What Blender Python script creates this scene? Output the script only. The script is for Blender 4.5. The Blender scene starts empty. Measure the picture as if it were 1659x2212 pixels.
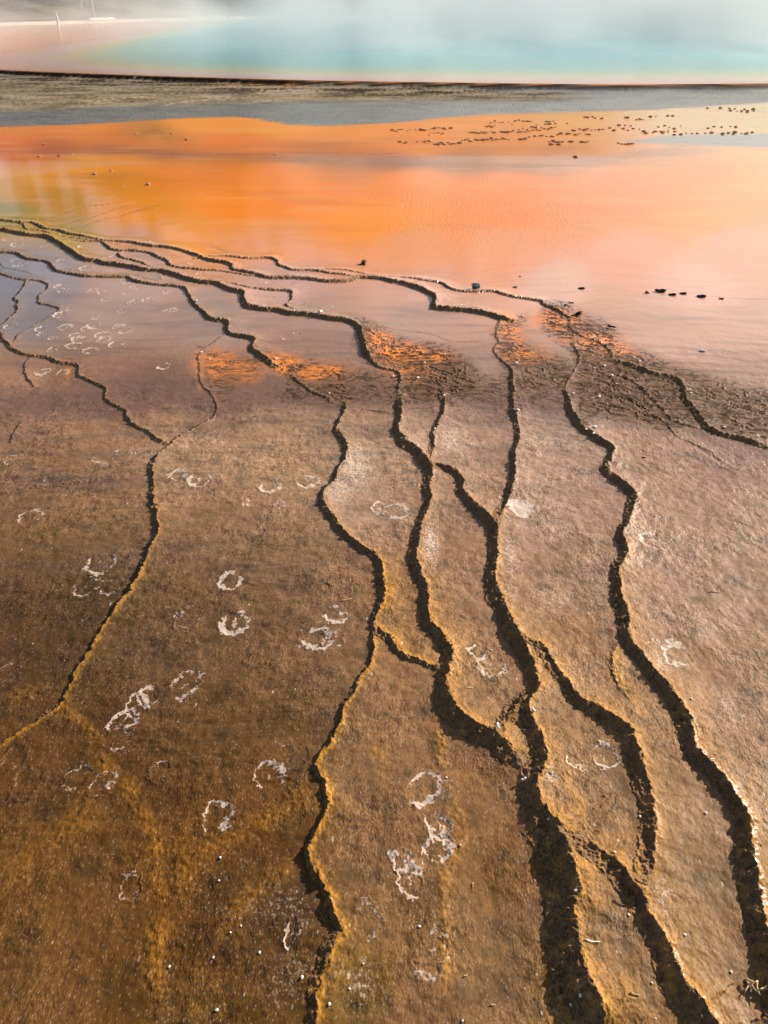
import bpy, math, random
import numpy as np
from mathutils import Vector
random.seed(7); rng = np.random.default_rng(7)
S = bpy.context.scene
C = S.collection
HC, FOC = 2.2, 1609.0                       # eye height, focal length in photo units (1659 x 2212)
PITCH = math.radians(34.5); CP, SP = math.cos(PITCH), math.sin(PITCH)

# ------------------------------------------------------------------ frames in which the photo was measured
FR = {0: (0, 0, 1.5925), 1: (0, 700, .42194), 2: (700, 800, .42194), 3: (1300, 900, .42194), 4: (1942, 1000, .42194),
      5: (0, 1100, .42194), 6: (1100, 2200, .5425), 7: (1500, 2700, .68837), 8: (1321, 1500, .79626), 9: (0, 1500, .79626),
      10: (0, 700, .79626), 11: (1321, 700, .79626), 12: (0, 2500, .79626), 13: (1321, 2500, .79626),
      14: (0, 0, .79626), 15: (1321, 0, .79626)}
def toP(f, u, v):
    a, b, s = FR[f]; return ((a + u*s)/1.5925, (b + v*s)/1.5925)
def ground(px, py, z=0.0):                  # photo point -> point on the level z
    a = (px-829.5)/FOC; b = (1106-py)/FOC
    dy = CP + b*SP; dz = -SP + b*CP
    t = (z-HC)/dz
    return (a*t, dy*t)
def project(x, y, z=0.0):                   # level ground -> measured coordinates (used as a map of the pigments)
    d = np.maximum(y*CP + (HC-z)*SP, .05)
    u = y*SP - (HC-z)*CP
    return 829.5 + FOC*x/d, 1106 - FOC*u/d

# ------------------------------------------------------------------ numpy noise
def gnoise(x, y, seed=0):
    xi = np.floor(x).astype(np.int64); yi = np.floor(y).astype(np.int64)
    xf = x-xi; yf = y-yi
    u = xf*xf*xf*(xf*(xf*6-15)+10); v = yf*yf*yf*(yf*(yf*6-15)+10)
    def g(i, j, dx, dy):
        h = (i*374761393 + j*668265263 + seed*1442695041) & 0xffffffff
        h = ((h ^ (h >> 13))*1274126177) & 0xffffffff
        h = (h ^ (h >> 16)) & 0xffff
        a = h*(2*math.pi/65536)
        return np.cos(a)*dx + np.sin(a)*dy
    n00 = g(xi, yi, xf, yf); n10 = g(xi+1, yi, xf-1, yf); n01 = g(xi, yi+1, xf, yf-1); n11 = g(xi+1, yi+1, xf-1, yf-1)
    return 1.4*((n00*(1-u)+n10*u)*(1-v) + (n01*(1-u)+n11*u)*v)
def fbm(x, y, oct=3, seed=0):
    s = 0; a = 1
    for k in range(oct):
        s = s + a*gnoise(x*2**k, y*2**k, seed+k*17); a *= .5
    return s
def sstep(a, b, x):
    t = np.clip((x-a)/(b-a), 0, 1); return t*t*(3-2*t)

# ------------------------------------------------------------------ the ground grid: rows away from the camera, columns fanning out
ys = [-1.6]
while ys[-1] < .55: ys.append(ys[-1]+.05)
pv = 2225.0
near = []
y = ys[-1]
while y < 27:
    st = 1.30*((y*y+HC*HC)/(HC*FOC))
    st *= 1.0 if y < 9 else 1.25
    y += min(st, .22); near.append(y)
ys += near
while ys[-1] < 33.5: ys.append(ys[-1]+.13)
ys = np.array(ys)
Y0 = 1.51
uc = np.linspace(-.455, .455, 1150)
side = [.455]; st = .0012
while side[-1] < 4: st *= 1.055; side.append(side[-1]+st)
side = np.array(side[1:])
us = np.concatenate([-side[::-1], uc, side])
NR, NC = len(ys), len(us)
Yg = np.repeat(ys[:, None], NC, 1); Xg = us[None, :]*(Yg+Y0)
# lake outline: signed field, >0 is inside the pool
LCX, LCY = 22.0, 84.0
def shore_y(x):                              # near edge of the pool
    return 25.6 + .0050*(x-9)**2*np.where(x < 9, 2.2, 1.9)
PX, PY = project(Xg, Yg)

# ------------------------------------------------------------------ traced terrace rims (crest of each rim; the drop is on its camera / left side)
# (frame, height, wall width, [points]); several pieces may make one rim
R = {}
R['top'] = [(1, .04, .045, [(-60,108),(0,116),(60,124),(150,135),(290,143),(335,176),(372,195),(470,199),(545,228),(650,244),(745,268),(830,285),(960,290),(1030,292),(1120,305),(1200,325),(1280,330),(1430,345),(1500,370),(1600,400),(1659,430)]),
  (2, .045, .05, [(0,185),(50,205),(140,215),(215,232),(242,262),(240,285),(320,295),(400,310),(480,335),(560,345),(680,345),(780,345),(900,358),(960,370),(1080,375),(1180,370),(1240,350),(1290,342),(1400,345),(1480,355),(1560,380),(1659,385)]),
  (3, .055, .06, [(200,148),(270,160),(330,185),(400,215),(450,240),(478,258),(480,290),(458,340),(480,350),(560,355),(640,362),(740,368),(820,380),(900,395),(970,415),(1030,435),(1110,448)])]
R['upper'] = [(2, .03, .03, [(-70,195),(0,183),(80,183),(180,172),(240,182),(320,195),(400,195),(480,190),(560,190),(600,215),(612,250),(660,265),(710,290),(800,292),(900,292),(960,300),(1040,315),(1110,320),(1180,330),(1240,347)]),
  (2, .02, .02, [(960,292),(1040,287),(1100,290),(1180,300),(1240,310),(1310,328),(1380,340),(1500,350),(1600,352),(1659,358)]),
  (3, .03, .03, [(237,118),(330,125),(390,138),(480,150),(540,165),(572,195),(620,212),(700,225),(790,228),(900,222),(960,225),(1010,245),(1070,262),(1150,275),(1250,290),(1340,305),(1352,330),(1400,350),(1450,370),(1500,395)]),
  (4, .014, .025, [(-10,165),(60,230),(40,300),(150,370),(280,405),(370,470),(405,540)]),
  (2, .008, .012, [(100,120),(160,140),(220,165),(240,180)])]
R['strand'] = [(1, .025, .03, [(150,138),(188,155),(200,200),(260,205),(330,208),(385,225),(450,250),(480,262),(560,268),(640,272),(720,288),(830,298)]),
  (1, .02, .02, [(440,278),(480,285),(560,290),(650,297),(750,300),(830,300)]),
  (1, .035, .04, [(830,298),(870,330),(900,350),(940,363),(990,368),(1060,365),(1150,370),(1220,385),(1270,410),(1330,435),(1365,450),(1370,480),(1420,495),(1480,510),(1580,515),(1659,525)]),
  (2, .02, .025, [(0,290),(80,295),(180,305),(240,315),(300,328),(400,342),(480,350)]),
  (1, .03, .035, [(990,375),(962,400),(980,425),(1040,435),(1100,455),(1170,475),(1190,495),(1280,518)])]
R['main'] = [(1, .055, .06, [(-60,178),(0,190),(90,205),(180,225),(250,235),(330,240),(400,250),(440,275),(480,300),(540,340),(600,375),(640,410),(690,430),(740,438),(800,440),(850,465),(920,468),(980,475),(1060,490),(1130,505),(1180,515),(1280,520),(1340,530),(1420,550),(1500,580),(1570,600),(1659,615)]),
  (2, .055, .06, [(0,376),(100,378),(140,400),(200,430),(260,448),(330,455),(338,480),(322,500),(335,545),(360,570),(420,585),(500,597),(580,597),(650,615),(700,628),(770,630),(860,638),(950,655),(1060,670),(1160,680),(1220,700),(1265,725),(1290,780),(1310,840),(1320,900),(1345,960)]),
  (3, .022, .03, [(-60,780),(0,835),(60,860),(180,880),(190,950),(165,1050)]),
  (2, .03, .03, [(190,390),(250,405),(320,425),(400,440),(500,450),(620,455),(730,460),(715,500),(735,520),(700,560),(667,575),(690,595),(760,628)])]
R['third'] = [(1, .035, .04, [(-60,374),(0,380),(80,383),(150,392),(160,415),(220,430),(300,445),(390,458),(420,490),(450,530),(520,545),(600,562),(680,572),(780,578),(900,580),(980,578),(1050,580),(1060,600),(1120,620),(1200,632),(1300,648),(1400,650),(1500,662),(1525,700),(1550,740),(1580,790),(1620,840),(1659,860)]),
  (2, .045, .055, [(0,638),(40,670),(100,685),(180,688),(203,710),(203,760),(218,800),(290,812),(380,830),(440,850),(405,880),(395,920),(440,950),(520,1010),(600,1060)]),
  (2, .018, .03, [(700,1140),(800,1215),(900,1290),(1000,1325),(1050,1370)]),
  (1, .015, .02, [(1050,575),(1130,585),(1200,605),(1300,625),(1325,615),(1310,580),(1280,560),(1220,525)])]
R['fourth'] = [(1, .022, .03, [(-60,540),(0,560),(80,585),(130,600),(220,610),(300,615),(360,625),(395,650),(385,690),(335,730),(312,760),(320,805),(380,812),(440,825),(490,855),(440,890),(380,930),(300,975),(220,1020),(150,1060),(112,1110),(110,1130)]),
  (1, .022, .035, [(215,620),(190,670),(150,730),(107,770),(152,790),(130,830),(157,850),(120,890),(80,930),(30,970),(-20,1000)]),
  (1, .008, .012, [(-30,470),(0,490),(40,520),(110,535),(210,548),(270,575)])]
R['fifth'] = [(1, .025, .04, [(-30,1020),(0,1040),(35,1055),(5,1090),(50,1115),(80,1150),(150,1200),(230,1220),(330,1235),(430,1245),(440,1268),(520,1283),(640,1300)]),
  (5, .022, .03, [(640,345),(652,380),(625,430),(700,465),(780,500),(850,530),(867,580),(852,620),(900,660),(960,700),(1040,725),(1022,770),(1080,820),(1122,870),(1180,890),(1260,940),(1350,990)]),
  (5, .015, .025, [(280,290),(204,340),(195,400),(228,470),(275,530)]),
  (5, .012, .02, [(440,720),(430,760),(350,790),(230,810),(150,850),(120,910),(100,960),(85,990)])]
R['left'] = [(9, .011, .035, [(-40,242),(100,221),(300,200),(500,165),(640,140)]), (9, .008, .02, [(-40,205),(200,178),(400,135),(500,122),(630,115)]),
  (10, .011, .02, [(970,565),(900,610),(860,640),(857,700),(870,780),(912,820),(942,860),(932,920)]),
  (5, .035, .045, [(1659,830),(1600,868),(1500,912),(1410,970),(1370,1010),(1320,1060),(1285,1110),(1235,1160),(1245,1200)]),
  (9, .03, .035, [(662,118),(655,150),(667,200),(657,240),(672,290),(672,340),(690,380),(682,420),(652,460),(637,510),(612,560),(582,620),(552,670),(512,710),(490,745)]),
  (9, .016, .018, [(490,745),(462,790),(422,830),(402,880),(377,930),(342,1000),(312,1060),(277,1110),(265,1150),(220,1180),(160,1220),(100,1260),(40,1300),(-40,1340)])]
R['seventh'] = [(0, .035, .045, [(748,862),(748,885),(740,895),(728,910),(733,930),(742,945),(752,962),(750,987),(730,1007),(725,1032),(700,1052),(697,1077),(720,1107),(735,1137),(760,1157),(785,1177),(815,1187),(822,1212),(830,1242),(833,1260),(826,1290),(814,1330)]),
  (0, .022, .02, [(814,1330),(808,1350),(810,1400),(800,1430),(775,1470),(745,1520),(735,1555),(715,1600),(690,1635),(680,1650),(700,1680),(712,1720),(705,1750),(690,1780),(672,1815),(665,1840),(685,1880),(705,1920),(715,1960),(738,1990)]),
  (0, .015, .03, [(738,1990),(735,2010),(715,2050),(705,2090),(690,2130),(685,2180),(680,2230)]),
  (8, .03, .04, [(-38,785),(-10,840),(20,855),(50,880),(72,920),(110,943),(160,960),(220,975)]),
  (0, .012, .015, [(748,884),(790,885),(842,888)])]
R['eighth'] = [(3, .05, .06, [(200,1060),(195,1120),(192,1180),(190,1230),(175,1290),(168,1340),(190,1390),(240,1422)]),
  (8, .055, .07, [(75,-5),(110,18),(150,40),(175,80),(205,112)]),
  (8, .05, .065, [(205,112),(212,135),(192,190),(207,250),(202,300),(172,350),(152,400),(157,450),(137,500),(152,560),(182,610),(192,660),(197,720),(202,790),(242,830),(282,880),(302,930),(287,990),(270,1050)]),
  (6, .06, .085, [(805,250),(830,350),(870,430),(950,490),(1050,545),(1120,572),(1190,620),(1240,690)])]
R['ninth'] = [(3, .035, .045, [(545,1060),(545,1120),(542,1180),(530,1230),(492,1290),(472,1350),(440,1400)]), (8, .04, .05, [(225,-8),(217,40),(205,80),(205,112)]),
  (8, .055, .07, [(205,112),(260,117),(320,140),(347,170),(342,220),(380,260),(430,300),(472,350),(495,385)]),
  (8, .06, .075, [(495,385),(492,460),(482,540),(477,600),(492,660),(522,710),(547,760),(572,820),(602,870),(640,940),(662,990),(677,1060),(668,1090)]),
  (6, .06, .08, [(1360,330),(1325,370),(1310,440),(1385,520),(1412,600),(1442,690),(1402,800),(1382,880),(1402,980),(1442,1060),(1500,1130)]),
  (7, .07, .09, [(640,200),(710,240)]),
  (7, .06, .07, [(770,285),(840,320),(900,370),(940,420),(980,480),(1030,530)]),
  (7, .050, .066, [(1045,570),(1065,640),(1102,690),(1132,750),(1172,810),(1202,890),(1232,970),(1292,1040),(1342,1110),(1402,1160),(1450,1230)]),
  (6, .035, .05, [(1370,310),(1330,335),(1265,372),(1215,440),(1195,500),(1170,560)])]
R['tenth'] = [(8, .05, .06, [(185,88),(206,116),(235,118),(275,122)]), (3, .014, .025, [(1020,440),(975,520),(970,590),(1000,640),(935,700),(1000,790),(1090,860)]), (3, .035, .05, [(1105,900),(1112,1000),(1110,1080),(1110,1180),(1130,1240),(1147,1300),(1152,1370),(1160,1422)]),
  (8, .045, .05, [(572,0),(582,20),(567,70),(572,130),(562,190),(552,240),(532,290),(495,340),(497,385)])]
R['twelfth'] = [(8, .05, .06, [(572,830),(620,858),(690,890),(717,940),(752,990),(802,1060),(852,1120),(920,1160),(1000,1200),(1052,1230),(1087,1260)]),
  (13, .05, .06, [(1087,0),(1092,60),(1120,130),(1140,220),(1152,262)]),
  (7, .045, .06, [(1080,40),(1092,70),(1102,130),(1092,200),(1082,280),(1085,350),(1077,420),(1060,470)]),
  (8, .01, .02, [(1010,900),(982,960),(1000,1040),(1030,1100),(1080,1140),(1090,1200)])]
R['trunk'] = [(7, .075, .10, [(585,150),(625,220),(650,290),(672,340),(692,420),(712,500),(702,560)]),
  (7, .07, .10, [(702,560),(692,640),(702,720),(712,800),(732,870),(762,950),(792,1010),(830,1060),(845,1110),(850,1230)]),
  (7, .060, .07, [(700,236),(735,262),(770,285),(840,320),(900,370)]),
  (7, .050, .066, [(1000,500),(1035,545),(1062,630)])]
R['right'] = [(4, .014, .03, [(60,420),(130,500),(120,600),(50,700),(5,800)]), (4, .045, .055, [(50,900),(70,960),(95,990),(130,1055),(172,1105),(240,1148),(310,1190),(402,1240),(392,1290)]),
  (8, .05, .06, [(990,40),(985,90),(967,130),(1010,165),(1060,200),(1092,230),(1082,290),(1067,340),(1042,385),(1032,410),(1057,460),(1052,500),(1027,550),(1017,610),(1022,670),(1042,720),(1057,770),(1052,820),(1082,880),(1122,930),(1152,980),(1202,1040),(1262,1100),(1292,1140),(1322,1200),(1347,1270)]),
  (13, .050, .056, [(1347,20),(1340,70),(1380,120),(1430,170),(1500,230),(1532,290),(1572,360),(1602,420),(1592,500),(1602,600),(1622,700),(1642,800),(1662,890),(1690,1000),(1720,1120),(1740,1260)])]
R['far_right'] = [(4, .035, .05, [(410,545),(500,568),(620,608),(720,655),(850,668),(960,718),(990,780),(985,850),(1030,900),(1085,960),(1120,1040),(1200,1110),(1340,1160),(1480,1180),(1560,1210),(1700,1260)]),
  (4, .015, .03, [(430,670),(520,710),(620,760),(700,840),(780,930),(860,1030),(960,1080),(1120,1100)]),
  (4, .01, .02, [(420,790),(520,870),(640,930),(740,1020),(860,1090)]),
  (4, .008, .02, [(880,1140),(960,1200),(1040,1230),(1170,1300),(1240,1330),(1280,1400)]),
  (3, .01, .02, [(1090,870),(1200,880),(1330,940),(1470,960)])]
LABEL = {
 'top': ('Dark terrace rim running unbroken along the pink runoff, uppermost of the thick rims', 'ridge'),
 'upper': ('Thin dark rim on the far side of the pink water carrying a blue-grey stone', 'ridge'),
 'strand': ('Narrow braided rim strands between the two thick upper rims', 'ridge'),
 'main': ('Thick black rim that steps down into the orange crust patch at mid-picture', 'ridge'),
 'third': ('Dark rim sweeping below the lavender shallows full of white hoofprints', 'ridge'),
 'fourth': ('Low grey rim looping round a bay at the left edge of the picture', 'ridge'),
 'fifth': ('Low reddish rim zigzagging down from the left edge to a three-way junction', 'ridge'),
 'left': ('Slim rim with ochre crest, leftmost of the rims that run towards the viewer', 'ridge'),
 'seventh': ('Slim rim with bright yellow crest bending down the middle of the brown flats', 'ridge'),
 'eighth': ('Thick black rim left of centre that feeds the widest trunk rim', 'ridge'),
 'ninth': ('Longest thick rim, passing the solid white hoofprint and a small ochre island to the bottom edge', 'ridge'),
 'tenth': ('Straight narrow dark rim coming down just left of the solid white hoofprint', 'ridge'),
 'twelfth': ('Branch rim peeling off to the right and ending in broken reddish lumps', 'ridge'),
 'trunk': ('Wide left arm of the widest dark rim, ending in golden algae at the bottom edge', 'ridge'),
 'right': ('Thick dark rim with glinting wet crest, rightmost of the rims running towards the viewer', 'ridge'),
 'far_right': ('Ragged rim trailing through the rough brown crust to the right edge', 'ridge')}
def smooth_poly(pts, it=2):
    p = np.array(pts, float)
    for _ in range(it):
        q = p[:-1]*.75+p[1:]*.25; r = p[:-1]*.25+p[1:]*.75
        mid = np.empty((2*len(q), p.shape[1])); mid[0::2] = q; mid[1::2] = r
        p = np.vstack([p[:1], mid, p[-1:]])
    return p
Hf = np.zeros((NR, NC)); RID = np.full((NR, NC), -1, np.int16); WALL = np.zeros((NR, NC)); RIM = np.zeros((NR, NC)); RIMSTAIN = np.zeros((NR, NC)); SD = np.full((NR, NC), 9.); GLOW = np.zeros((NR, NC))
# domain warp that roughens the outline of every rim
wx = .010*fbm(Xg*7, Yg*7, 3, 3) + .007*gnoise(Xg*38, Yg*38, 5) + .004*gnoise(Xg*90, Yg*90, 6)
wy = .010*fbm(Xg*7, Yg*7, 3, 13) + .007*gnoise(Xg*38, Yg*38, 15) + .004*gnoise(Xg*90, Yg*90, 16)
XW = Xg+wx; YW = Yg+wy
def window(pts, m):
    y0, y1 = pts[:, 1].min()-m, pts[:, 1].max()+m
    r0, r1 = np.searchsorted(ys, [y0, y1]); r0 = max(r0-1, 0); r1 = min(r1+1, NR)
    ua = min((pts[:, 0].min()-m)/(max(yy, -1.4)+Y0) for yy in (y0, y1)); ub = max((pts[:, 0].max()+m)/(max(yy, -1.4)+Y0) for yy in (y0, y1))
    c0, c1 = np.searchsorted(us, [ua, ub]); return r0, r1, max(c0-1, 0), min(c1+1, NC)
def line_dist(pts, m=.6):
    """nearest distance, side (+ uphill) and running position for the grid window round a line"""
    out = []
    r0, r1, c0, c1 = window(pts, m)
    D = np.full((r1-r0, c1-c0), 1e9); SG = np.ones_like(D); T = np.zeros_like(D)
    seg = np.hypot(*(pts[1:]-pts[:-1]).T); cum = np.concatenate([[0], np.cumsum(seg)])
    for i in range(len(pts)-1):
        a, b = pts[i], pts[i+1]
        L2 = seg[i]**2
        if L2 < 1e-10: continue
        q0, q1, k0, k1 = window(pts[i:i+2], m)
        q0 = max(q0, r0); q1 = min(q1, r1); k0 = max(k0, c0); k1 = min(k1, c1)
        if q1 <= q0 or k1 <= k0: continue
        x = XW[q0:q1, k0:k1]-a[0]; y_ = YW[q0:q1, k0:k1]-a[1]
        dx, dy = b-a
        t = np.clip((x*dx+y_*dy)/L2, 0, 1)
        ex = x-t*dx; ey = y_-t*dy
        d = np.hypot(ex, ey)
        cr = dx*y_-dy*x                      # left of travel = uphill
        s = np.where(cr >= 0, 1., -1.)
        sub = (slice(q0-r0, q1-r0), slice(k0-c0, k1-c0))
        m1 = d < D[sub]-1e-7
        D[sub] = np.where(m1, d, D[sub]); SG[sub] = np.where(m1, s, SG[sub]); T[sub] = np.where(m1, cum[i]+t*seg[i], T[sub])
    return (slice(r0, r1), slice(c0, c1)), D, SG, T, cum[-1]
RNAMES = list(R)
def chains(pieces):
    out = []
    for (f, H, w, pl) in pieces:
        rows_ = [toP(f, *p)+(H, w) for p in pl]
        if out and math.hypot(out[-1][-1][0]-rows_[0][0], out[-1][-1][1]-rows_[0][1]) < 32:
            if math.hypot(out[-1][-1][0]-rows_[0][0], out[-1][-1][1]-rows_[0][1]) < 9: rows_ = rows_[1:]
            out[-1] += rows_
        else: out.append(rows_)
    return out
OCRE = {'seventh': 1., 'left': .9, 'trunk': .5, 'right': .45}
for ri, key in enumerate(RNAMES):
    for rows_ in chains(R[key]):
        P = smooth_poly(np.array(rows_), 2)
        pts = np.array([ground(p[0], p[1], p[2]*.7) for p in P])
        sl, D, SG, T, L = line_dist(pts, .55)
        cum_ = np.concatenate([[0], np.cumsum(np.hypot(*(pts[1:]-pts[:-1]).T))])
        zf = np.interp(P[:, 1], [0, 700, 1500, 1950], [.95, .70, .70, .92])
        H = np.interp(T, cum_, P[:, 2]*zf)*.82; w = np.interp(T, cum_, P[:, 3]*zf)*.95
        ends = .35+.65*np.minimum(sstep(-.02, .10, T), sstep(-.02, .10, L-T))
        hn = 1+.22*gnoise(XW[sl]*5, YW[sl]*5, 31+ri)+.12*gnoise(XW[sl]*22, YW[sl]*22, 41)
        ww = w*(1+.30*gnoise(XW[sl]*4, YW[sl]*4, 51+ri))
        s = D*SG
        # beyond an end the rim is simply a rounded lump
        endcap = ((T <= 1e-6) | (T >= L-1e-6))
        s = np.where(endcap & (SG > 0), D, s)
        q = np.clip(1+s/ww, 0, 1)
        down = np.where(s < 0, q**.8*(.25+.75*q), 1.)
        Lr = .05+H*1.6
        up = np.where(s > 0, .10*np.exp(-(s/.016)**2)+.90*np.exp(-(s/Lr)**1.3), 1.)
        h = H*ends*hn*np.where(s < 0, down, up)
        h = np.where(endcap, H*.5*np.exp(-(D/(w*.8))**2), h)
        better = h > Hf[sl]
        wl = np.where(s < .0025, sstep(-ww*1.05, -ww*.90, s), 0)
        wl = np.where(endcap, np.exp(-(D/(w*.8))**2)*.9, wl)
        wl *= sstep(.004, .018, H)*.75+.25
        rm = .85*np.exp(-((s-.009)/.009)**2)*(s > -.001)*sstep(-.05, .1, 1-endcap)
        new_id = (wl > .35) | (rm > .5)
        take = new_id & (better | (RID[sl] < 0))
        RID[sl] = np.where(take, ri, RID[sl])
        ab = np.abs(s)
        SD[sl] = np.minimum(SD[sl], np.where(s > 0, s, 9))
        cover = np.where((s > .004), 0, 1)
        WALL[sl] = np.maximum(WALL[sl]*np.where((h > Hf[sl]*2.5) & (s > .012) & (s < .10) & ~endcap, 0, 1), np.where(better | (s < 0), wl, 0))
        RIM[sl] = np.maximum(RIM[sl], rm*better*OCRE.get(key, .48)); GLOW[sl] = np.maximum(GLOW[sl], np.where((s > 0) & ~endcap, np.exp(-s/.05), 0))
        RIMSTAIN[sl] = np.maximum(RIMSTAIN[sl], np.where(s < 0, np.exp(-(D/.14)**1.1), .45*np.exp(-(D/.18)))*sstep(0, .05, H))
        Hf[sl] = np.maximum(Hf[sl], h)

# ------------------------------------------------------------------ stained lines: ochre threads and thin dark cracks
OCH = np.zeros((NR, NC)); CRK = np.zeros((NR, NC)); CRUST = np.zeros((NR, NC)); RED = np.zeros((NR, NC))
def stain(arr, f, pl, w, amp=1., soft=2.):
    P = smooth_poly([toP(f, *p) for p in pl], 2)
    pts = np.array([ground(*p) for p in P])
    sl, D, SG, T, L = line_dist(pts, w*3)
    e = np.minimum(sstep(0, .08, T), sstep(0, .08, L-T))*.8+.2
    arr[sl] = np.maximum(arr[sl], amp*e*np.exp(-(D/w)**soft)*(.65+.5*gnoise(XW[sl]*9, YW[sl]*9, 77)))
for f, pl, w, a in [
    (6, [(735,480),(750,600),(772,730),(742,860)], .022, .9), (6, [(835,980),(872,1100),(902,1280),(850,1400),(840,1475)], .02, .7),
    (6, [(320,590),(390,750),(412,900)], .03, .5), (13, [(290,310),(332,450),(282,600),(262,800),(272,1000),(250,1283)], .02, .65),
    (12, [(380,0),(422,60),(432,130),(450,190),(560,260),(650,430),(680,620),(722,760),(692,900),(662,1050),(690,1150),(640,1300)], .028, .85),
    (12, [(720,830),(800,640),(830,560),(1000,470),(1240,380),(1345,230)], .05, .7), (12, [(900,940),(1040,760),(1180,640),(1330,560)], .045, .65),
    (12, [(0,580),(200,500),(340,400),(450,330)], .06, .6), (9, [(0,1145),(120,1125),(270,1105)], .05, .6), (12, [(1345,560),(1420,720),(1480,880)], .03, .5),
    (9, [(265,1160),(300,1200),(350,1235),(400,1280),(430,1310),(420,1380)], .02, .9), (13, [(780,160),(780,230),(820,300),(850,350),(842,430)], .018, .9),
    (12, [(1470,900),(1400,1050),(1330,1250)], .05, .7), (8, [(1000,930),(980,1010),(1010,1060),(1060,1100),(1100,1160)], .03, .9), (7, [(700,330),(740,420),(720,560)], .06, .5),
    (7, [(560,900),(640,1000),(620,1180)], .09, .7), (7, [(800,950),(900,1050),(1000,1190)], .06, .5), (7, [(1180,1080),(1300,1130),(1350,1194)], .06, .8),
    (8, [(20,600),(20,700),(15,800)], .03, .8), (8, [(300,930),(290,1000),(310,1100)], .02, .6), (8, [(600,900),(660,960),(700,1050),(640,1140)], .06, .6),
    (12, [(700,480),(800,500),(900,480)], .10, .5), (12, [(560,860),(700,840),(830,800)], .09, .45), (12, [(1330,230),(1345,420)], .03, .4)]:
    stain(OCH, f, pl, w, a)
for f, pl, w, a in [
    (1, [(160,90),(178,105),(182,120)], .01, .5), (1, [(290,145),(340,128),(480,95),(620,40),(700,22),(780,14),(860,0),(980,-10)], .014, .8), (1, [(430,185),(560,160),(640,130),(760,110),(850,75),(920,48),(1040,12)], .016, .8),
    (1, [(540,212),(640,192),(740,155),(820,125),(960,110),(1060,70),(1180,38),(1300,0)], .013, .8), (1, [(340,150),(500,120),(660,95),(820,70)], .010, .6), (1, [(560,215),(700,188),(800,150),(860,132)], .012, .6),
    (1, [(180,395),(280,385),(380,355),(460,330)], .008, .4), (3, [(0,525),(80,548),(200,562),(370,578),(450,600),(520,632),(600,655),(700,655),(850,657)], .010, .9), (3, [(560,110),(700,100),(860,80),(1000,52),(1170,20)], .008, .4),
    (2, [(795,388),(720,415),(690,445)], .008, .7), (2, [(0,90),(40,86),(60,105),(110,118)], .012, .7),
    (9, [(630,115),(500,122),(400,135),(200,178),(0,200)], .010, .9), (9, [(640,140),(500,165),(300,200),(100,220),(0,240)], .018, .9), (9, [(470,140),(350,165),(200,200),(60,232)], .01, .6),
    (8, [(1280,0),(1380,70),(1450,110),(1530,155),(1659,170)], .010, .5), (10, [(350,560),(470,600),(600,620)], .03, .2),
    (12, [(145,560),(150,700),(145,900)], .012, .5), (13, [(760,600),(850,590),(930,600),(990,640)], .010, .6), (13, [(1200,470),(1290,560),(1360,680),(1420,740)], .016, .4),
    (4, [(1150,40),(1300,62),(1450,66),(1659,80)], .02, .4), (14, [(1240,472),(1280,485),(1345,495)], .03, .9), (14, [(1005,448),(1080,455)], .03, .8), (14, [(400,380),(500,376)], .03, .5),
    (15, [(60,512),(210,508)], .05, .9), (15, [(300,485),(410,483)], .04, .6), (15, [(150,470),(300,440),(420,420)], .05, .5),
    (15, [(1200,600),(1400,592),(1659,600)], .05, .7), (15, [(1230,615),(1450,622),(1659,630)], .05, .8), (15, [(1310,552),(1440,557)], .05, .7), (15, [(1470,555),(1640,550)], .06, .7), (15, [(1300,590),(1480,612),(1600,606)], .05, .7),
    (14, [(0,310),(60,325),(100,328)], .10, .5), (12, [(560,1283),(600,1200),(590,1100)], .02, .2)]:
    stain(CRK, f, pl, w, a, 2.)
# white crust threads in the grey mud
for f, pl, w, a in [(14, [(400,440),(470,430),(600,420),(700,405),(800,400)], .09, 1.), (14, [(685,462),(760,445),(850,435),(920,430)], .09, .9), (14, [(575,347),(590,343)], .08, .9), (14, [(780,858),(900,832),(1000,818),(1120,798)], .03, .6), (14, [(545,790),(535,810),(550,830)], .03, .5)]:
    stain(CRUST, f, pl, w, a, 2.)

# ------------------------------------------------------------------ hoofprints: pressed rings with a white mineral edge
hoofs = []
for u, v, r in [(65,287,45),(190,290,30),(140,335,60),(360,345,30),(115,465,40),(205,463,35),(150,495,50),(185,510,40),(495,467,38),(700,525,65),(865,555,45),(480,683,50),(510,708,52),(750,710,45),(820,725,38),(1090,688,42),(1025,732,32),(1020,640,42),(1340,722,35),(860,780,45),(1070,808,42),(1200,787,48),(565,862,34),(490,912,55),(990,880,36),(775,930,40),(1390,872,50),(330,1025,45),(345,1065,40),(535,1010,58),(770,995,62),(700,1025,52),(965,1003,48),(1025,1040,58),(610,1075,38),(650,1108,70),(825,1070,60),(840,1112,62),(945,1150,55),(730,1200,58),(590,1160,58),(430,1190,50),(440,1095,38),(1330,1325,60),(510,1380,58),(350,1370,60),(680,350,50),(910,437,30),(1570,487,45),(1620,575,35),(75,1000,45)]:
    hoofs.append(toP(1, u, v)+(r*.265, .9))
for u, v, r in [(545,405,48),(1025,617,50),(805,585,45),(560,535,30),(400,500,30),(680,850,50),(780,820,30)]: hoofs.append(toP(2, u, v)+(r*.265, .6))
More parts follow.
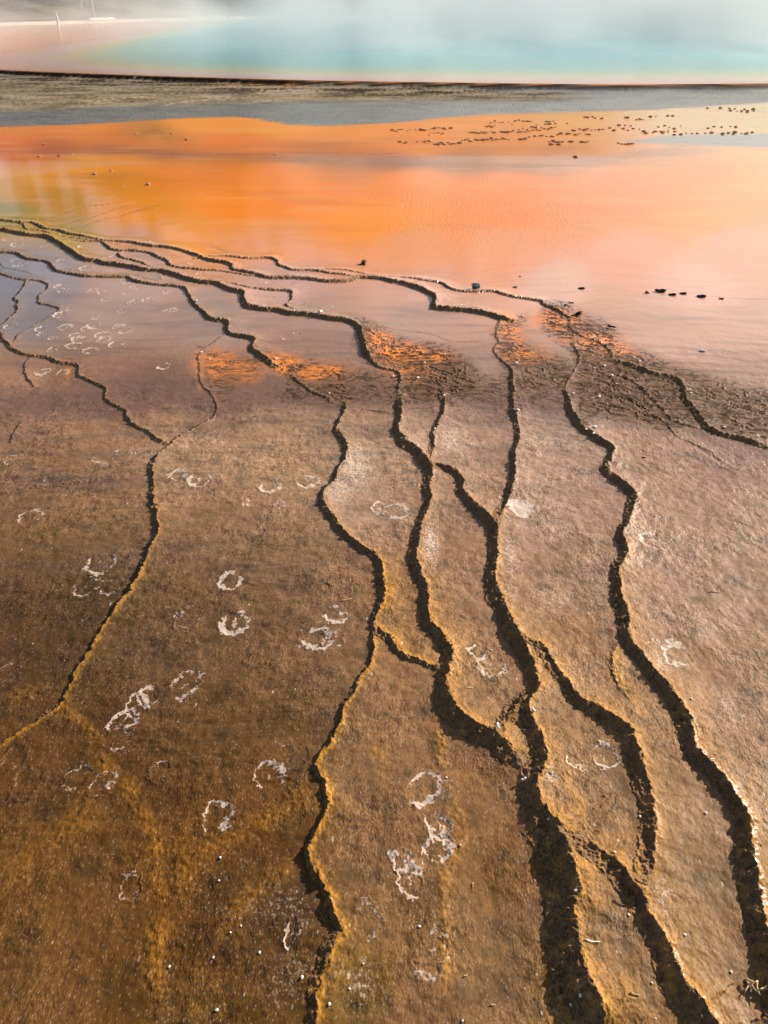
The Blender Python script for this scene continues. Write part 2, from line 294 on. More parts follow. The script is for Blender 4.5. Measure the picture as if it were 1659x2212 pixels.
hoofs += [(382,1029,21,1),(432,1037,25,1),(587,1048,24,1),(665,1040,23,1),(535,1085,11,.8),(602,1090,11,.8),(820,1100,20,.8),(855,1104,27,.8),(1120,1103,27,2),(1408,1170,26,.8),(1375,1150,14,.6),(1640,1168,20,.5),(65,1118,25,.6),(217,1217,33,.6),(190,1265,31,.5),(240,1262,30,.4),(500,1253,28,.9),(410,1333,28,.4),(508,1345,32,1),(725,1328,27,.9),(685,1380,30,1),(715,1385,25,.5),(15,1450,30,.4),(400,1475,32,.6),(320,1508,28,.8),(290,1528,32,.9),(265,1560,28,.7),(250,1597,30,.5),(580,1670,36,.6),(600,1640,38,.3),(645,1635,26,.2),(465,1765,34,.7),(345,1660,26,.4),(170,1675,26,.5),(1030,1415,26,.7),(1062,1440,32,.6),(1460,1415,34,1),(1415,1398,24,.6),(1305,1635,28,.8),(1242,1650,20,.8),(915,1700,35,1),(945,1785,32,1.1),(940,1825,30,1),(870,1855,26,.8),(885,1900,32,.9),(285,1908,28,.4),(640,2015,26,.7),(935,2060,38,.5),(560,1230,0,0),(30,1640,30,.3),(60,1690,32,.3),(225,1690,28,.5),(115,1270,16,.4),(480,1335,0,0),(25,993,16,.6),(230,988,28,.5),(790,1990,34,.4),(585,1790,0,0),(1190,1690,12,1.2),(565,1145,14,.5)]
DENT = np.zeros((NR, NC))
for k, (px, py, r, a) in enumerate(hoofs):
    if r <= 0: continue
    cx, cy = ground(px, py)
    rad = r/FOC*(cy*CP+HC*SP)
    rad = min(max(rad, .02), .11)
    pts = np.array([[cx, cy]])
    r0, r1, c0, c1 = window(pts, rad*2.2)
    sl = (slice(r0, r1), slice(c0, c1))
    ang0 = rng.uniform(-.4, .4)
    x = (Xg[sl]+2.2*wx[sl]-cx); y_ = (Yg[sl]+2.2*wy[sl]-cy)/1.25
    c, s_ = math.cos(ang0), math.sin(ang0)
    x, y_ = x*c+y_*s_, -x*s_+y_*c
    d = np.hypot(x, y_)/rad; th = np.arctan2(y_, x)
    gap = rng.uniform(-math.pi, math.pi)
    open_ = sstep(-.98, -.6, np.cos(th-gap+math.pi)) if a < 1.5 else 1
    width = .155+.06*np.cos(th-gap-1.2)
    ring = 1.15*np.exp(-((d-.82)/width)**2)*(.25+.75*open_)
    tongue = .9*np.exp(-((x/rad-.12*math.cos(gap))/.13)**2-((y_/rad)/.5)**2)*(rng.random() < .55)
    blob = .9*sstep(1.1, .8, d) if a > 1.5 else 0
    cr = np.maximum(np.maximum(ring, tongue), blob)*min(a, 1.2)
    cr = cr*(.85+.45*fbm(Xg[sl]*30+k, Yg[sl]*30, 2, 9))
    CRUST[sl] = np.maximum(CRUST[sl], cr)
    DENT[sl] += -.0016*sstep(1.0, .55, d)+.0011*np.exp(-((d-1.0)/.16)**2)
# patches where crust flecks lie thick, in photo units x, y, rx, ry, amount
FLK = np.zeros((NR, NC))
for cx, cy, rx, ry, a in [(770,1010,45,60,1),(730,1060,40,40,.9),(930,1180,22,55,1),(1100,1200,18,70,.8),(1105,1290,22,50,.6),(980,950,40,50,.9),(1020,1000,60,60,.4),(1200,1300,70,30,.5),(1430,1440,50,40,.7),(880,1870,40,40,.5),(1185,1685,14,25,1.),(1160,1540,40,30,.4),(1430,1945,30,50,.7),(600,1960,120,60,.45),(640,2110,90,60,.5),(780,2130,60,70,.55),(450,960,80,40,.5),(500,1000,110,60,.35),(400,965,30,20,.6),(1230,2160,60,50,.8),(1200,930,60,60,.25),(1580,1530,40,60,.6),(1240,1450,50,70,.3),(1480,1500,60,80,.3),(1560,1800,70,120,.3),(960,1700,50,50,.4),(1020,1900,60,90,.15),(1450,1220,120,200,.18),(1120,1800,0,0,0),(900,960,20,25,.8),(330,985,60,30,.5),(280,930,60,20,.3),(1340,1900,0,0,0),(1340,1990,40,30,.4),(80,700,80,60,.0)]:
    if rx: FLK = np.maximum(FLK, a*np.exp(-((PX-cx)/rx)**2-((PY-cy)/ry)**2))

# ------------------------------------------------------------------ rough crust mats (broken microbial crust)
def inpoly(px, py, poly, soft):
    """soft signed distance (photo units) inside a polygon"""
    poly = np.array(poly, float)
    m = soft*2.5
    out = np.zeros_like(px)
    w = (px > poly[:, 0].min()-m) & (px < poly[:, 0].max()+m) & (py > poly[:, 1].min()-m) & (py < poly[:, 1].max()+m)
    x = px[w]; y_ = py[w]
    ins = np.zeros(x.shape, bool); D = np.full(x.shape, 1e9)
    n = len(poly)
    for i in range(n):
        ax, ay = poly[i]; bx, by = poly[(i+1) % n]
        if ay != by: ins ^= ((ay > y_) != (by > y_)) & (x < (bx-ax)*(y_-ay)/(by-ay)+ax)
        dx, dy = bx-ax, by-ay
        t = np.clip(((x-ax)*dx+(y_-ay)*dy)/(dx*dx+dy*dy), 0, 1)
        D = np.minimum(D, np.hypot(x-ax-t*dx, y_-ay-t*dy))
    sd = np.where(ins, D, -D)
    out[w] = sstep(-soft, soft, sd)
    return out
nw = 9*fbm(Xg*3, Yg*3, 3, 61)
mats = [([(765,690),(800,700),(850,730),(960,750),(1010,780),(1035,810),(1045,850),(970,862),(900,880),(850,890),(862,840),(855,800),(790,780),(775,745)], 1.),
        ([(1085,690),(1130,685),(1120,720),(1150,750),(1230,780),(1240,830),(1150,850),(1130,890),(1095,890),(1100,820),(1072,760),(1075,720)], .85),
        ([(1180,655),(1210,655),(1250,675),(1310,700),(1350,750),(1440,785),(1500,810),(1580,830),(1680,850),(1680,965),(1600,950),(1530,930),(1440,925),(1330,905),(1290,900),(1265,935),(1232,905),(1240,830),(1240,760),(1170,705)], 1.),
        ([(545,750),(590,765),(650,775),(750,795),(765,840),(752,880),(700,858),(640,835),(580,785)], .85),
        ([(428,748),(500,765),(580,780),(560,800),(510,830),(480,870),(445,830)], .55),
        ([(1660,930),(1560,900),(1450,850),(1420,800),(1540,830),(1680,850)], .9),
        ([(140,760),(180,780),(165,830),(135,800)], .4)]
MAT = np.zeros((NR, NC))
for poly, a in mats: MAT = np.maximum(MAT, a*inpoly(PX+1.6*nw, PY+nw, poly, 20))
ORG = np.zeros((NR, NC))
for cx, cy, rx, ry, a in [(870,760,60,22,1),(820,735,35,25,.7),(930,770,50,14,.7),(1095,690,25,18,.8),(1105,720,35,22,.8),(1200,690,60,22,1),(1280,735,70,20,.9),(1330,755,40,12,.8),(610,785,40,22,.9),(690,800,70,20,.7),(470,785,45,30,.62),(520,800,50,26,.4),(1130,760,60,20,.5),(880,800,60,20,.4),(430,790,10,40,.5),(900,590,0,0,0),(145,800,7,26,.35)]:
    if rx: ORG = np.maximum(ORG, a*np.exp(-(((PX+nw-cx)/rx)**2+((PY+nw-cy)/ry)**2)**1.3))
_belt = np.interp(PX.ravel(), [-200,0,200,450,600,830,1050,1250,1450,1659,1900], [930,895,855,835,835,835,850,850,870,930,980]).reshape(PX.shape)
MAT = np.maximum(MAT, .62*np.exp(-((PY-_belt+2*nw)/30)**2)*(.18+.82*sstep(540, 700, PX)))
MATH = np.clip(MAT, 0, 1)
# stringy crust relief: ridged noise stretched along the flow
rg = 1-np.abs(fbm(Xg*9+2*fbm(Xg*3, Yg*3, 2, 8), Yg*11, 3, 81))*1.7
wq = .10*fbm(Xg*2.5, Yg*2.5, 2, 92)
rg2 = 1-np.abs(fbm(Xg*6+wq*20, (Yg+.22*Xg+wq)*17, 4, 91))*1.9
relief = np.clip(.25*rg+.78*rg2, -.4, 1.4)
LUMP = sstep(.62, .95, relief+.45*(MATH-.62))*sstep(.02, .3, MATH)
far = sstep(14, 6, Yg)

# ------------------------------------------------------------------ heights
rough_noise = fbm(Xg*4.3, Yg*4.3, 4, 101)
fine = fbm(Xg*26, Yg*26, 3, 111)
nearf = sstep(640, 1000, PY)
Z = Hf + DENT*(1-np.clip(WALL, 0, 1))
Z += (.0042*rough_noise + .0009*fine + .0022*fbm(Xg*11, Yg*15, 3, 103))*(.10+.90*nearf)
Z += .0030*fbm(Xg*6+.5*Yg, Yg*20-3*Xg, 3, 104)*sstep(740, 1000, PY)*(.35+.65*sstep(1100, 600, PX))*sstep(-.5, .4, fbm(Xg*1.4, Yg*1.4, 2, 105))
Z += WALL*(.008*fbm(Xg*48, Yg*48, 3, 121))
Z += MATH*(.0060*LUMP-.0005)*(.6+.4*far) + RIM*.0025*gnoise(Xg*70, Yg*70, 131)
Z += .004*OCH*nearf*(1+gnoise(Xg*60, Yg*60, 7))-.004*CRK
# the pool stands on a low sill: a step facing the camera, then the water
SY = shore_y(Xg)+.22*fbm(Xg*.12, Yg*0+3, 3, 141)
sill = sstep(-.28, 0., Yg-SY)
SILLH = .11
Z = np.where(Yg > 15, Z+SILLH*sill+.012*sill*fbm(Xg*2, Yg*2, 2, 151)-.6*sstep(.10, 1.2, Yg-SY), Z)
mud = sstep(252, 244, PY+5*fbm(Xg*.3, Yg*.5, 3, 161)+0*PX)
Z += mud*(1-sill)*(.010*fbm(Xg*.9, Yg*1.3, 4, 171)+.012*np.clip(fbm(Xg*2.2, Yg*1.5, 3, 172), 0, 1)*sstep(.1, .5, fbm(Xg*.25, Yg*.6, 2, 173)+.2))

# ------------------------------------------------------------------ pigments (albedo) as control points over the flats
ctl = [  # photo x, y, r, g, b (linear albedo)
 (0,262,.60,.20,.06),(200,262,.62,.21,.05),(420,262,.66,.26,.06),(620,262,.68,.27,.07),(800,275,.62,.22,.04),(1000,262,.60,.24,.12),(1250,255,.50,.25,.17),(1500,255,.52,.30,.22),(1659,250,.5,.32,.25),
 (0,320,.58,.15,.06),(110,325,.36,.09,.03),(60,350,.62,.16,.08),(250,300,.50,.15,.03),(320,285,.40,.17,.01),(350,330,.50,.15,.02),(500,320,.60,.17,.02),(700,335,.42,.13,.02),(850,345,.36,.11,.02),(1000,350,.34,.12,.02),(1200,352,.40,.13,.02),(1400,330,.55,.2,.06),(1659,325,.55,.27,.18),
 (900,310,.62,.20,.03),(1100,305,.50,.18,.06),(1300,290,.48,.2,.1),(1500,290,.5,.26,.18),
 (60,370,.70,.34,.16),(180,355,.72,.32,.14),(280,348,.7,.26,.08),(30,400,.50,.24,.05),(130,430,.42,.21,.05),(230,400,.56,.23,.03),(400,380,.66,.19,.02),(600,380,.72,.20,.01),(900,390,.74,.21,.01),(1100,400,.70,.19,.008),(1300,400,.66,.18,.01),(1500,380,.6,.2,.05),(1659,380,.6,.25,.13),
 (500,430,.74,.21,.01),(650,430,.72,.20,.005),(800,470,.72,.24,.03),(1100,450,.70,.18,.01),(1300,460,.62,.17,.02),(1500,460,.60,.22,.1),(0,460,.24,.20,.14),(300,450,.62,.24,.08),(400,500,.66,.27,.15),
 (150,500,.32,.22,.20),(300,530,.5,.24,.15),(600,520,.64,.25,.13),(900,540,.68,.26,.11),(1100,540,.68,.25,.1),(1350,540,.64,.26,.15),(1600,540,.6,.27,.19),
 (100,580,.25,.20,.20),(300,560,.40,.24,.19),(300,620,.40,.25,.19),(600,620,.48,.27,.20),(900,640,.56,.29,.19),(1200,620,.66,.36,.24),(1500,620,.64,.34,.24),(1659,700,.55,.32,.22),
 (50,680,.20,.16,.15),(20,600,.18,.16,.17),(250,700,.38,.25,.18),(450,690,.34,.22,.16),(650,700,.38,.22,.15),(900,690,.44,.27,.19),(1250,700,.56,.30,.18),(1450,720,.55,.32,.22),
 (50,800,.34,.2,.12),(150,820,.28,.16,.10),(250,790,.32,.17,.11),(350,830,.26,.15,.09),(250,850,.26,.15,.09),(480,830,.34,.16,.09),(640,740,.36,.2,.13),(700,840,.28,.16,.10),(820,800,.30,.2,.14),(1050,830,.36,.25,.18),(1180,800,.32,.21,.15),(1400,850,.32,.21,.15),(1659,830,.40,.26,.19),
 (40,880,.38,.23,.14),(180,920,.34,.22,.14),(400,880,.42,.28,.17),(600,880,.42,.30,.20),(700,920,.42,.31,.21),(800,960,.44,.33,.22),(1000,940,.42,.30,.20),(1200,930,.42,.32,.22),(1400,980,.38,.26,.17),(1600,980,.34,.22,.15),
 (100,1000,.28,.18,.11),(200,1100,.32,.21,.12),(80,1200,.30,.19,.09),(250,1180,.32,.21,.11),(400,1000,.42,.30,.20),(600,1000,.46,.33,.22),(500,1150,.40,.27,.17),(650,1200,.38,.26,.16),(780,1060,.50,.38,.28),
 (1000,1050,.40,.28,.17),(960,1200,.38,.25,.14),(1200,1100,.46,.34,.24),(1250,1250,.42,.30,.18),(1500,1150,.40,.28,.18),(1500,1300,.44,.31,.20),(1640,1200,.40,.28,.18),(1640,1500,.42,.29,.18),
 (200,1290,.17,.11,.04),(60,1330,.20,.12,.05),(350,1300,.32,.20,.10),(500,1300,.34,.22,.12),(700,1300,.36,.23,.13),(50,1430,.20,.12,.05),(150,1420,.16,.10,.035),(300,1400,.28,.18,.09),(600,1400,.34,.21,.11),(700,1480,.30,.19,.10),
 (870,1300,.36,.22,.09),(870,1500,.36,.22,.11),(960,1480,.34,.21,.10),(1050,1500,.38,.24,.12),(1250,1400,.36,.22,.10),(1450,1450,.40,.26,.14),(1450,1650,.34,.21,.10),(1560,1700,.36,.23,.12),
 (50,1580,.22,.12,.04),(200,1560,.18,.10,.03),(400,1560,.26,.16,.07),(600,1560,.28,.17,.07),(750,1650,.32,.20,.10),(900,1600,.36,.22,.11),(1050,1700,.34,.19,.07),(1220,1660,.34,.21,.10),(1330,1700,.36,.23,.11),
 (100,1700,.24,.14,.06),(300,1700,.20,.11,.03),(500,1700,.24,.14,.05),(640,1760,.24,.13,.03),(200,1800,.27,.16,.06),(450,1850,.22,.11,.02),(600,1850,.18,.09,.015),(330,1850,.25,.14,.04),
 (50,1950,.28,.17,.06),(200,1950,.28,.17,.07),(100,2150,.30,.19,.09),(300,2150,.26,.15,.04),(450,2000,.17,.09,.015),(600,1950,.12,.065,.012),(550,2100,.20,.12,.035),(400,2180,.24,.15,.05),(680,2100,.14,.08,.012),
 (780,1850,.32,.19,.09),(850,2000,.32,.19,.08),(780,2120,.30,.19,.035),(900,2150,.32,.19,.09),(1000,2000,.34,.21,.09),(1080,1900,.32,.17,.05),(1060,2150,.34,.22,.10),
 (1300,1900,.30,.17,.05),(1300,2080,.28,.16,.05),(1220,2140,.26,.15,.03),(1500,1900,.32,.21,.10),(1550,2050,.32,.20,.08),(1600,2180,.36,.23,.11),(1480,2150,.30,.18,.06)]
ctl = np.array(ctl)
_w = sstep(600, 1000, ctl[:, 1]); ctl[:, 2] *= 1-.06*_w; ctl[:, 3] *= 1-.225*_w; ctl[:, 4] *= 1-.38*_w; ctl[:, 2:] *= (1-.22*_w)[:, None]; ctl[:, 4] *= 1+.22*sstep(650, 950, ctl[:, 0])*sstep(1650, 1300, ctl[:, 1])*_w; ctl[:, 2:] *= (1+.10*sstep(650, 950, ctl[:, 0])*sstep(1650, 1300, ctl[:, 1])*_w)[:, None]
_v = sstep(560, 480, ctl[:, 1]); ctl[:, 2] = np.minimum(ctl[:, 2]*(1+.18*_v), .86); ctl[:, 3] *= 1+.02*_v; ctl[:, 4] *= 1-.92*_v; ctl[:, 2:] *= (1-.10*sstep(560, 760, ctl[:, 1]))[:, None]
cw = 26*fbm(Xg*1.1, Yg*1.1, 3, 181)*sstep(300, 900, PY)+5*fbm(Xg*.5, Yg*1.2, 3, 182)
QX = (PX+cw).astype(np.float32); QY = (PY+.6*cw*.8).astype(np.float32)
num = np.zeros((NR, NC, 3), np.float32); den = np.zeros((NR, NC), np.float32)
for x, y_, r, g, b in ctl:
    sy = .38 if y_ < 480 else (.7 if y_ < 900 else .9)      # zones lie in bands parallel to the shore
    sig = 1.
    dd = ((QX-x)*(sy if y_ < 900 else 1.))**2 + ((QY-y_)/(1. if y_ >= 480 else .9))**2 + 120
    wgt = 1/(dd*dd)
    num += wgt[..., None]*np.array([r, g, b], np.float32); den += wgt
ALB = num/den[..., None]
del num, den
def mixc(col, m):
    global ALB
    m = np.clip(m, 0, 1)[..., None].astype(np.float32)
    ALB = ALB*(1-m)+np.array(col, np.float32)*m
# streaks of wetter, darker mat drawn out to the left of rims (flow stains)
st = sstep(.0, 1.1, fbm(Xg*1.1, Yg*9+1.5*fbm(Xg*.8, Yg*1.5, 2, 191), 3, 192)+.25)
zone = np.exp(-((PY-860)/210)**2)+.8*np.exp(-((PY-1230)/160)**2)*sstep(900, 300, PX)
mixc((.13,.085,.06), (.55*st)*zone*(1-MATH))
blot = fbm(Xg*2.2, Yg*2.2, 3, 194)
for bx_, by_, rx, ry, a_ in [(600,1930,130,95,.85),(640,2080,60,80,.6),(170,1300,170,32,.7),(150,1440,120,70,.5),(130,1540,150,60,.55),(300,1700,160,90,.45),(450,1850,120,80,.3),(690,1560,60,90,.45),(450,1330,120,60,.2),(960,2180,60,40,.3),(820,1960,50,70,.25),(1090,1880,90,110,.35),(1330,1960,60,110,.45),(1250,1820,60,80,.35),(960,1150,40,60,.3),(870,1260,60,80,.35),(1310,1480,60,60,.4)]:
    mixc((.105,.055,.018), a_*np.exp(-((PX-bx_)/rx)**2-((PY-by_)/ry)**2)*(.75+.6*blot))
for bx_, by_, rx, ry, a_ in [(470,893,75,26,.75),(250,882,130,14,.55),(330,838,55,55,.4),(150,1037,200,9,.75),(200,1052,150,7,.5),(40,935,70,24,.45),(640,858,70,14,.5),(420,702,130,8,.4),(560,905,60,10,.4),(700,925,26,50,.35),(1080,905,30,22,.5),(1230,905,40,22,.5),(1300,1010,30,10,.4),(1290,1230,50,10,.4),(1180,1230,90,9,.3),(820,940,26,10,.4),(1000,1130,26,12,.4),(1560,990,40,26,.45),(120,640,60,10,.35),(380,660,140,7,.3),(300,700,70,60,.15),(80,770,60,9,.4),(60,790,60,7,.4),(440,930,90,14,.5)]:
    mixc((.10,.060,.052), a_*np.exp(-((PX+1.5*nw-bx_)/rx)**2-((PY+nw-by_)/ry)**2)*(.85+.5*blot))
mo = fbm(Xg*5+.8*Yg, Yg*7, 4, 195); mo2 = fbm(Xg*18, Yg*26, 3, 196)
mixc((.07,.042,.018), sstep(.05, .9, mo)*.55*sstep(900, 1300, PY)); mixc((.09,.05,.02), sstep(.15, .8, mo2)*.35*sstep(900, 1200, PY)*(1-.6*sstep(900, 1200, PX)))
mixc((.11,.07,.045), .85*RIMSTAIN*(.20+.80*st)*sstep(640, 800, PY))  # dark flow stain along the rims, densest on the downhill side
# mud flat between the orange runoff and the pool
m1 = fbm(Xg*.35, Yg*1.1, 4, 201); m2 = fbm(Xg*1.3, Yg*3.2, 3, 202)
mudc = sstep(.0, 1., .5+.45*m1)
bnd = np.interp(PX.ravel(), [-400,0,150,300,400,500,560,620,700,850,950,1050,1200,1400,1659,2100], [276,274,270,262,256,252,258,268,272,266,254,247,243,238,222,205]).reshape(PX.shape)
mmask = sstep(3, -3, PY-bnd+2.*m1)
tan_ = np.clip(sstep(250, 232, PY+.04*PX+7*m1)*sstep(1250, 850, PX)+.9*np.exp(-((PY-208)/11)**2)*sstep(400, 700, PX)*sstep(1330, 1150, PX), 0, 1)
gre = np.array([.16,.15,.125]); tn = np.array([.36,.27,.145])
mc = gre+(tn-gre)*(tan_*(.55+.45*m1))[..., None]
ALB = ALB*(1-mmask[..., None])+(mc*(1+.35*m2[..., None]))*mmask[..., None]
m3 = .75*fbm(Xg*.55, Yg*1.2, 5, 205)+.55*fbm(Xg*9, Yg*4, 2, 206)
mixc((.05,.037,.03), mmask*sstep(.02, .40, m3+.35*m1+.10)*np.exp(-((PY-196-.035*(PX-800)*(PX<800))/17)**2)*.95)
mixc((.06,.045,.035), mmask*sstep(.25, .55, m3)*.6)
mixc((.50,.43,.32), mmask*tan_*sstep(.1, .6, -m3)*.5)
mixc((.55,.24,.05), mmask*.8*np.exp(-((PY-184)/4)**2)*np.exp(-((PX-620)/160)**2)*sstep(-.1, .4, m2))
for pl_, hw, am_ in (([(200,325),(420,332),(640,342),(900,352),(1150,360),(1300,345),(1480,322)], 13, .75), ([(-100,322),(60,322),(150,330),(260,322)], 11, .6), ([(900,310),(1050,322),(1250,318)], 8, .35), ([(300,292),(340,280),(360,300)], 10, .5), ([(480,316),(700,310),(850,300)], 6, .3)):
    xx, yy_ = np.array(pl_, float).T
    cy_ = np.interp(PX.ravel(), xx, yy_).reshape(PX.shape)
    mixc((.26,.075,.012), am_*np.exp(-((PY-cy_+4*fbm(Xg*.5, Yg*1.3, 3, 183))/hw)**2)*sstep(xx[0]-90, xx[0]+30, PX)*sstep(xx[-1]+120, xx[-1]-40, PX)*(1-mmask)*(.8+.4*fbm(Xg*.6, Yg*3, 3, 184)))
mixc((.44,.15,.015), .30*sstep(.1, .8, fbm(Xg*.35, Yg*1.6+.2*Xg, 4, 185))*sstep(560, 470, PY)*(1-mmask)); mixc((.80,.36,.10), .25*sstep(.15, .8, fbm(Xg*.5, Yg*2.4, 4, 186))*sstep(560, 470, PY)*(1-mmask))
mixc((.72,.33,.15), .6*inpoly(PX, PY+2*m1, [(-60,352),(120,347),(260,348),(330,352),(180,362),(80,379),(-60,388)], 3))
mixc((.22,.19,.17), 1.0*inpoly(PX+3*m1, PY+2*m2, [(1340,306),(1450,292),(1660,288),(1900,290),(1900,318),(1660,318),(1500,312)], 4)*(1-mmask))
# shade painted dark onto the sill face, bright algae on its edge
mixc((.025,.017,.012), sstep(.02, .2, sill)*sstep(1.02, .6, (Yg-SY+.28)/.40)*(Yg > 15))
lip = np.exp(-((Yg-SY-.16)/.10)**2)*(Yg > 15)
mixc((.60,.22,.06), lip)
# mats, orange algae, rims and walls
belt = np.interp(PX.ravel(), [-200,0,200,450,600,830,1050,1250,1450,1659,1900], [930,895,855,850,850,850,865,868,890,960,1010]).reshape(PX.shape)
mixc((.12,.070,.058), .80*np.exp(-((PY-belt+14*fbm(Xg*1.5, Yg*1.5, 3, 197))/40)**2))
mixc((.14,.074,.042), np.clip(MATH*1.0, 0, 1)*.9)
mixc((.075,.045,.026), np.clip(sstep(0,.3,MATH)*LUMP*(.65+.5*gnoise(Xg*11, Yg*11, 98)), 0, 1))
mixc((.045,.028,.018), sstep(.04,.4,MATH)*sstep(.72, .93, 1-np.abs(fbm((Xg+.35*Yg)*7, (Yg-.35*Xg)*10, 3, 99))*1.5)*.85)
mixc((.68,.22,.045), np.clip(ORG*1.3*(.35+.75*sstep(-.35, .35, fbm(Xg*9, Yg*14, 3, 212))), 0, 1)*sstep(.98, .40, LUMP*.75+.30*gnoise(Xg*9, Yg*22, 211)+.20)*.95)
mixc((.07,.035,.018), ORG*sstep(.5, .95, LUMP)*.85)
och_c = np.array((.52,.23,.025))
mixc(och_c, OCH*.55)
mixc((.55,.13,.03), np.clip(RED, 0, 1))
mixc((.11,.06,.045), CRK*.8*(sstep(240, 330, PY)*.75+.25))
rim_c = sstep(1000, 1330, PY)
mixc((.20,.11,.06), RIM*.5*(1-rim_c))
rs = .55+.45*gnoise(Xg*14, Yg*14, 221)
mixc((.58,.27,.03), RIM*rim_c*np.clip(.15+1.3*rs, 0, 1.1))
mixc((.42,.20,.035), .55*GLOW*rim_c*np.where(PX > 850, 1., .3)*(1-WALL)*(.6+.8*rs))
wcol = np.array([.23,.125,.06])+(np.array([.46,.24,.06])-np.array([.23,.125,.06]))*(sstep(.1, 1.1, fbm(Xg*20, Yg*20, 2, 231)+.2))[..., None]*sstep(900, 2000, PY)[..., None]
wm = np.clip(WALL*1.15, 0, 1)[..., None]
ALB = ALB*(1-wm)+wcol*wm
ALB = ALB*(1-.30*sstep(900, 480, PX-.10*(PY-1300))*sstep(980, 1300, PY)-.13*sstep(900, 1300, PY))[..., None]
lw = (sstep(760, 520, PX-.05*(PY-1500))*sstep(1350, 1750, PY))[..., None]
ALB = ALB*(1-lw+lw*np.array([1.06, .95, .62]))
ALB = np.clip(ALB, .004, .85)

WET = sstep(900, 640, PY)                   # standing film of runoff water
WET = np.clip(np.maximum(WET, (.14+.22*sstep(-.1, .6, fbm(Xg*1.3, Yg*2.2, 3, 241)))*(.35+.65*sstep(1500, 900, PY))*(.45+.55*sstep(600, 1000, PX))), 0, 1)
WET *= (1-np.clip(WALL*1.1, 0, 1))*(1-.9*np.clip(MATH*1.4, 0, 1)*(PY > 760))*(1-.8*MATH*LUMP)*(1-sill*.9)
WET = np.maximum(WET, np.clip(RIM*2.2, 0, 1)*.75*sstep(1380, 1480, PX)*sstep(1450, 1700, PY))
WET *= 1-.62*sstep(352, 322, PY+6*m1)*(mmask < .5)*sstep(1500, 1250, PX)
WET = np.where(mmask > .5, WET*np.clip(1-tan_*1.3, 0, 1)*.55, WET)
SPEC = np.clip(.10+.42*WET+.10*(PY > 600), 0, .5)*(1-.75*np.clip(MATH*1.5, 0, 1)*LUMP)
SPEC *= 1-.42*np.exp(-(((PX-760)/620)**2+((PY-415)/95)**2)**1.5)
SPEC = np.where(mmask > .5, .30*WET*2, SPEC)*(1-sill)
FLKA = np.clip(FLK, 0, 1)*(1-np.clip(WALL*1.2, 0, 1))
CRA = np.clip(CRUST, 0, 1.2)*(1-np.clip(WALL*1.2, 0, 1))

# ------------------------------------------------------------------ materials
def nt(name):
    m = bpy.data.materials.new(name); m.use_nodes = True
    t = m.node_tree; t.nodes.clear()
    o = t.nodes.new('ShaderNodeOutputMaterial')
    return m, t, o
class NB:
    def __init__(s, t): s.t = t
    def n(s, k, **kw):
        x = s.t.nodes.new(k)
        for a, b in kw.items():
            if a.startswith('i_'):
                x.inputs[a[2:].replace('_', ' ')].default_value = b
            else: setattr(x, a, b)
        return x
    def l(s, a, b): s.t.links.new(a, b)
    def math(s, op, a, b=None, c=None, clamp=False):
        x = s.t.nodes.new('ShaderNodeMath'); x.operation = op; x.use_clamp = clamp
        for i, v in enumerate((a, b, c)):
            if v is None: continue
            if isinstance(v, (int, float)): x.inputs[i].default_value = v
            else: s.l(v, x.inputs[i])
        return x.outputs[0]
    def mix(s, f, a, b, mode='MIX'):
        x = s.t.nodes.new('ShaderNodeMix'); x.data_type = 'RGBA'; x.blend_type = mode
        for i, v in ((0, f), (6, a), (7, b)):
            if isinstance(v, (int, float)): x.inputs[i].default_value = v
            elif isinstance(v, tuple): x.inputs[i].default_value = v+(1,) if len(v) == 3 else v
            else: s.l(v, x.inputs[i])
        return x.outputs[2]
    def noise(s, vec, scale, detail=3, rough=.55, **kw):
        x = s.n('ShaderNodeTexNoise'); x.inputs['Scale'].default_value = scale; x.inputs['Detail'].default_value = detail; x.inputs['Roughness'].default_value = rough
        if vec is not None: s.l(vec, x.inputs['Vector'])
        return x.outputs['Fac']
    def ramp(s, v, a, b):
        x = s.n('ShaderNodeMapRange', interpolation_type='SMOOTHSTEP'); s.l(v, x.inputs[0]); x.inputs[1].default_value = a; x.inputs[2].default_value = b
        return x.outputs[0]
    def mapping(s, vec, scale, rot=(0, 0, 0)):
        x = s.n('ShaderNodeMapping'); s.l(vec, x.inputs[0]); x.inputs['Scale'].default_value = scale; x.inputs['Rotation'].default_value = rot
        return x.outputs[0]
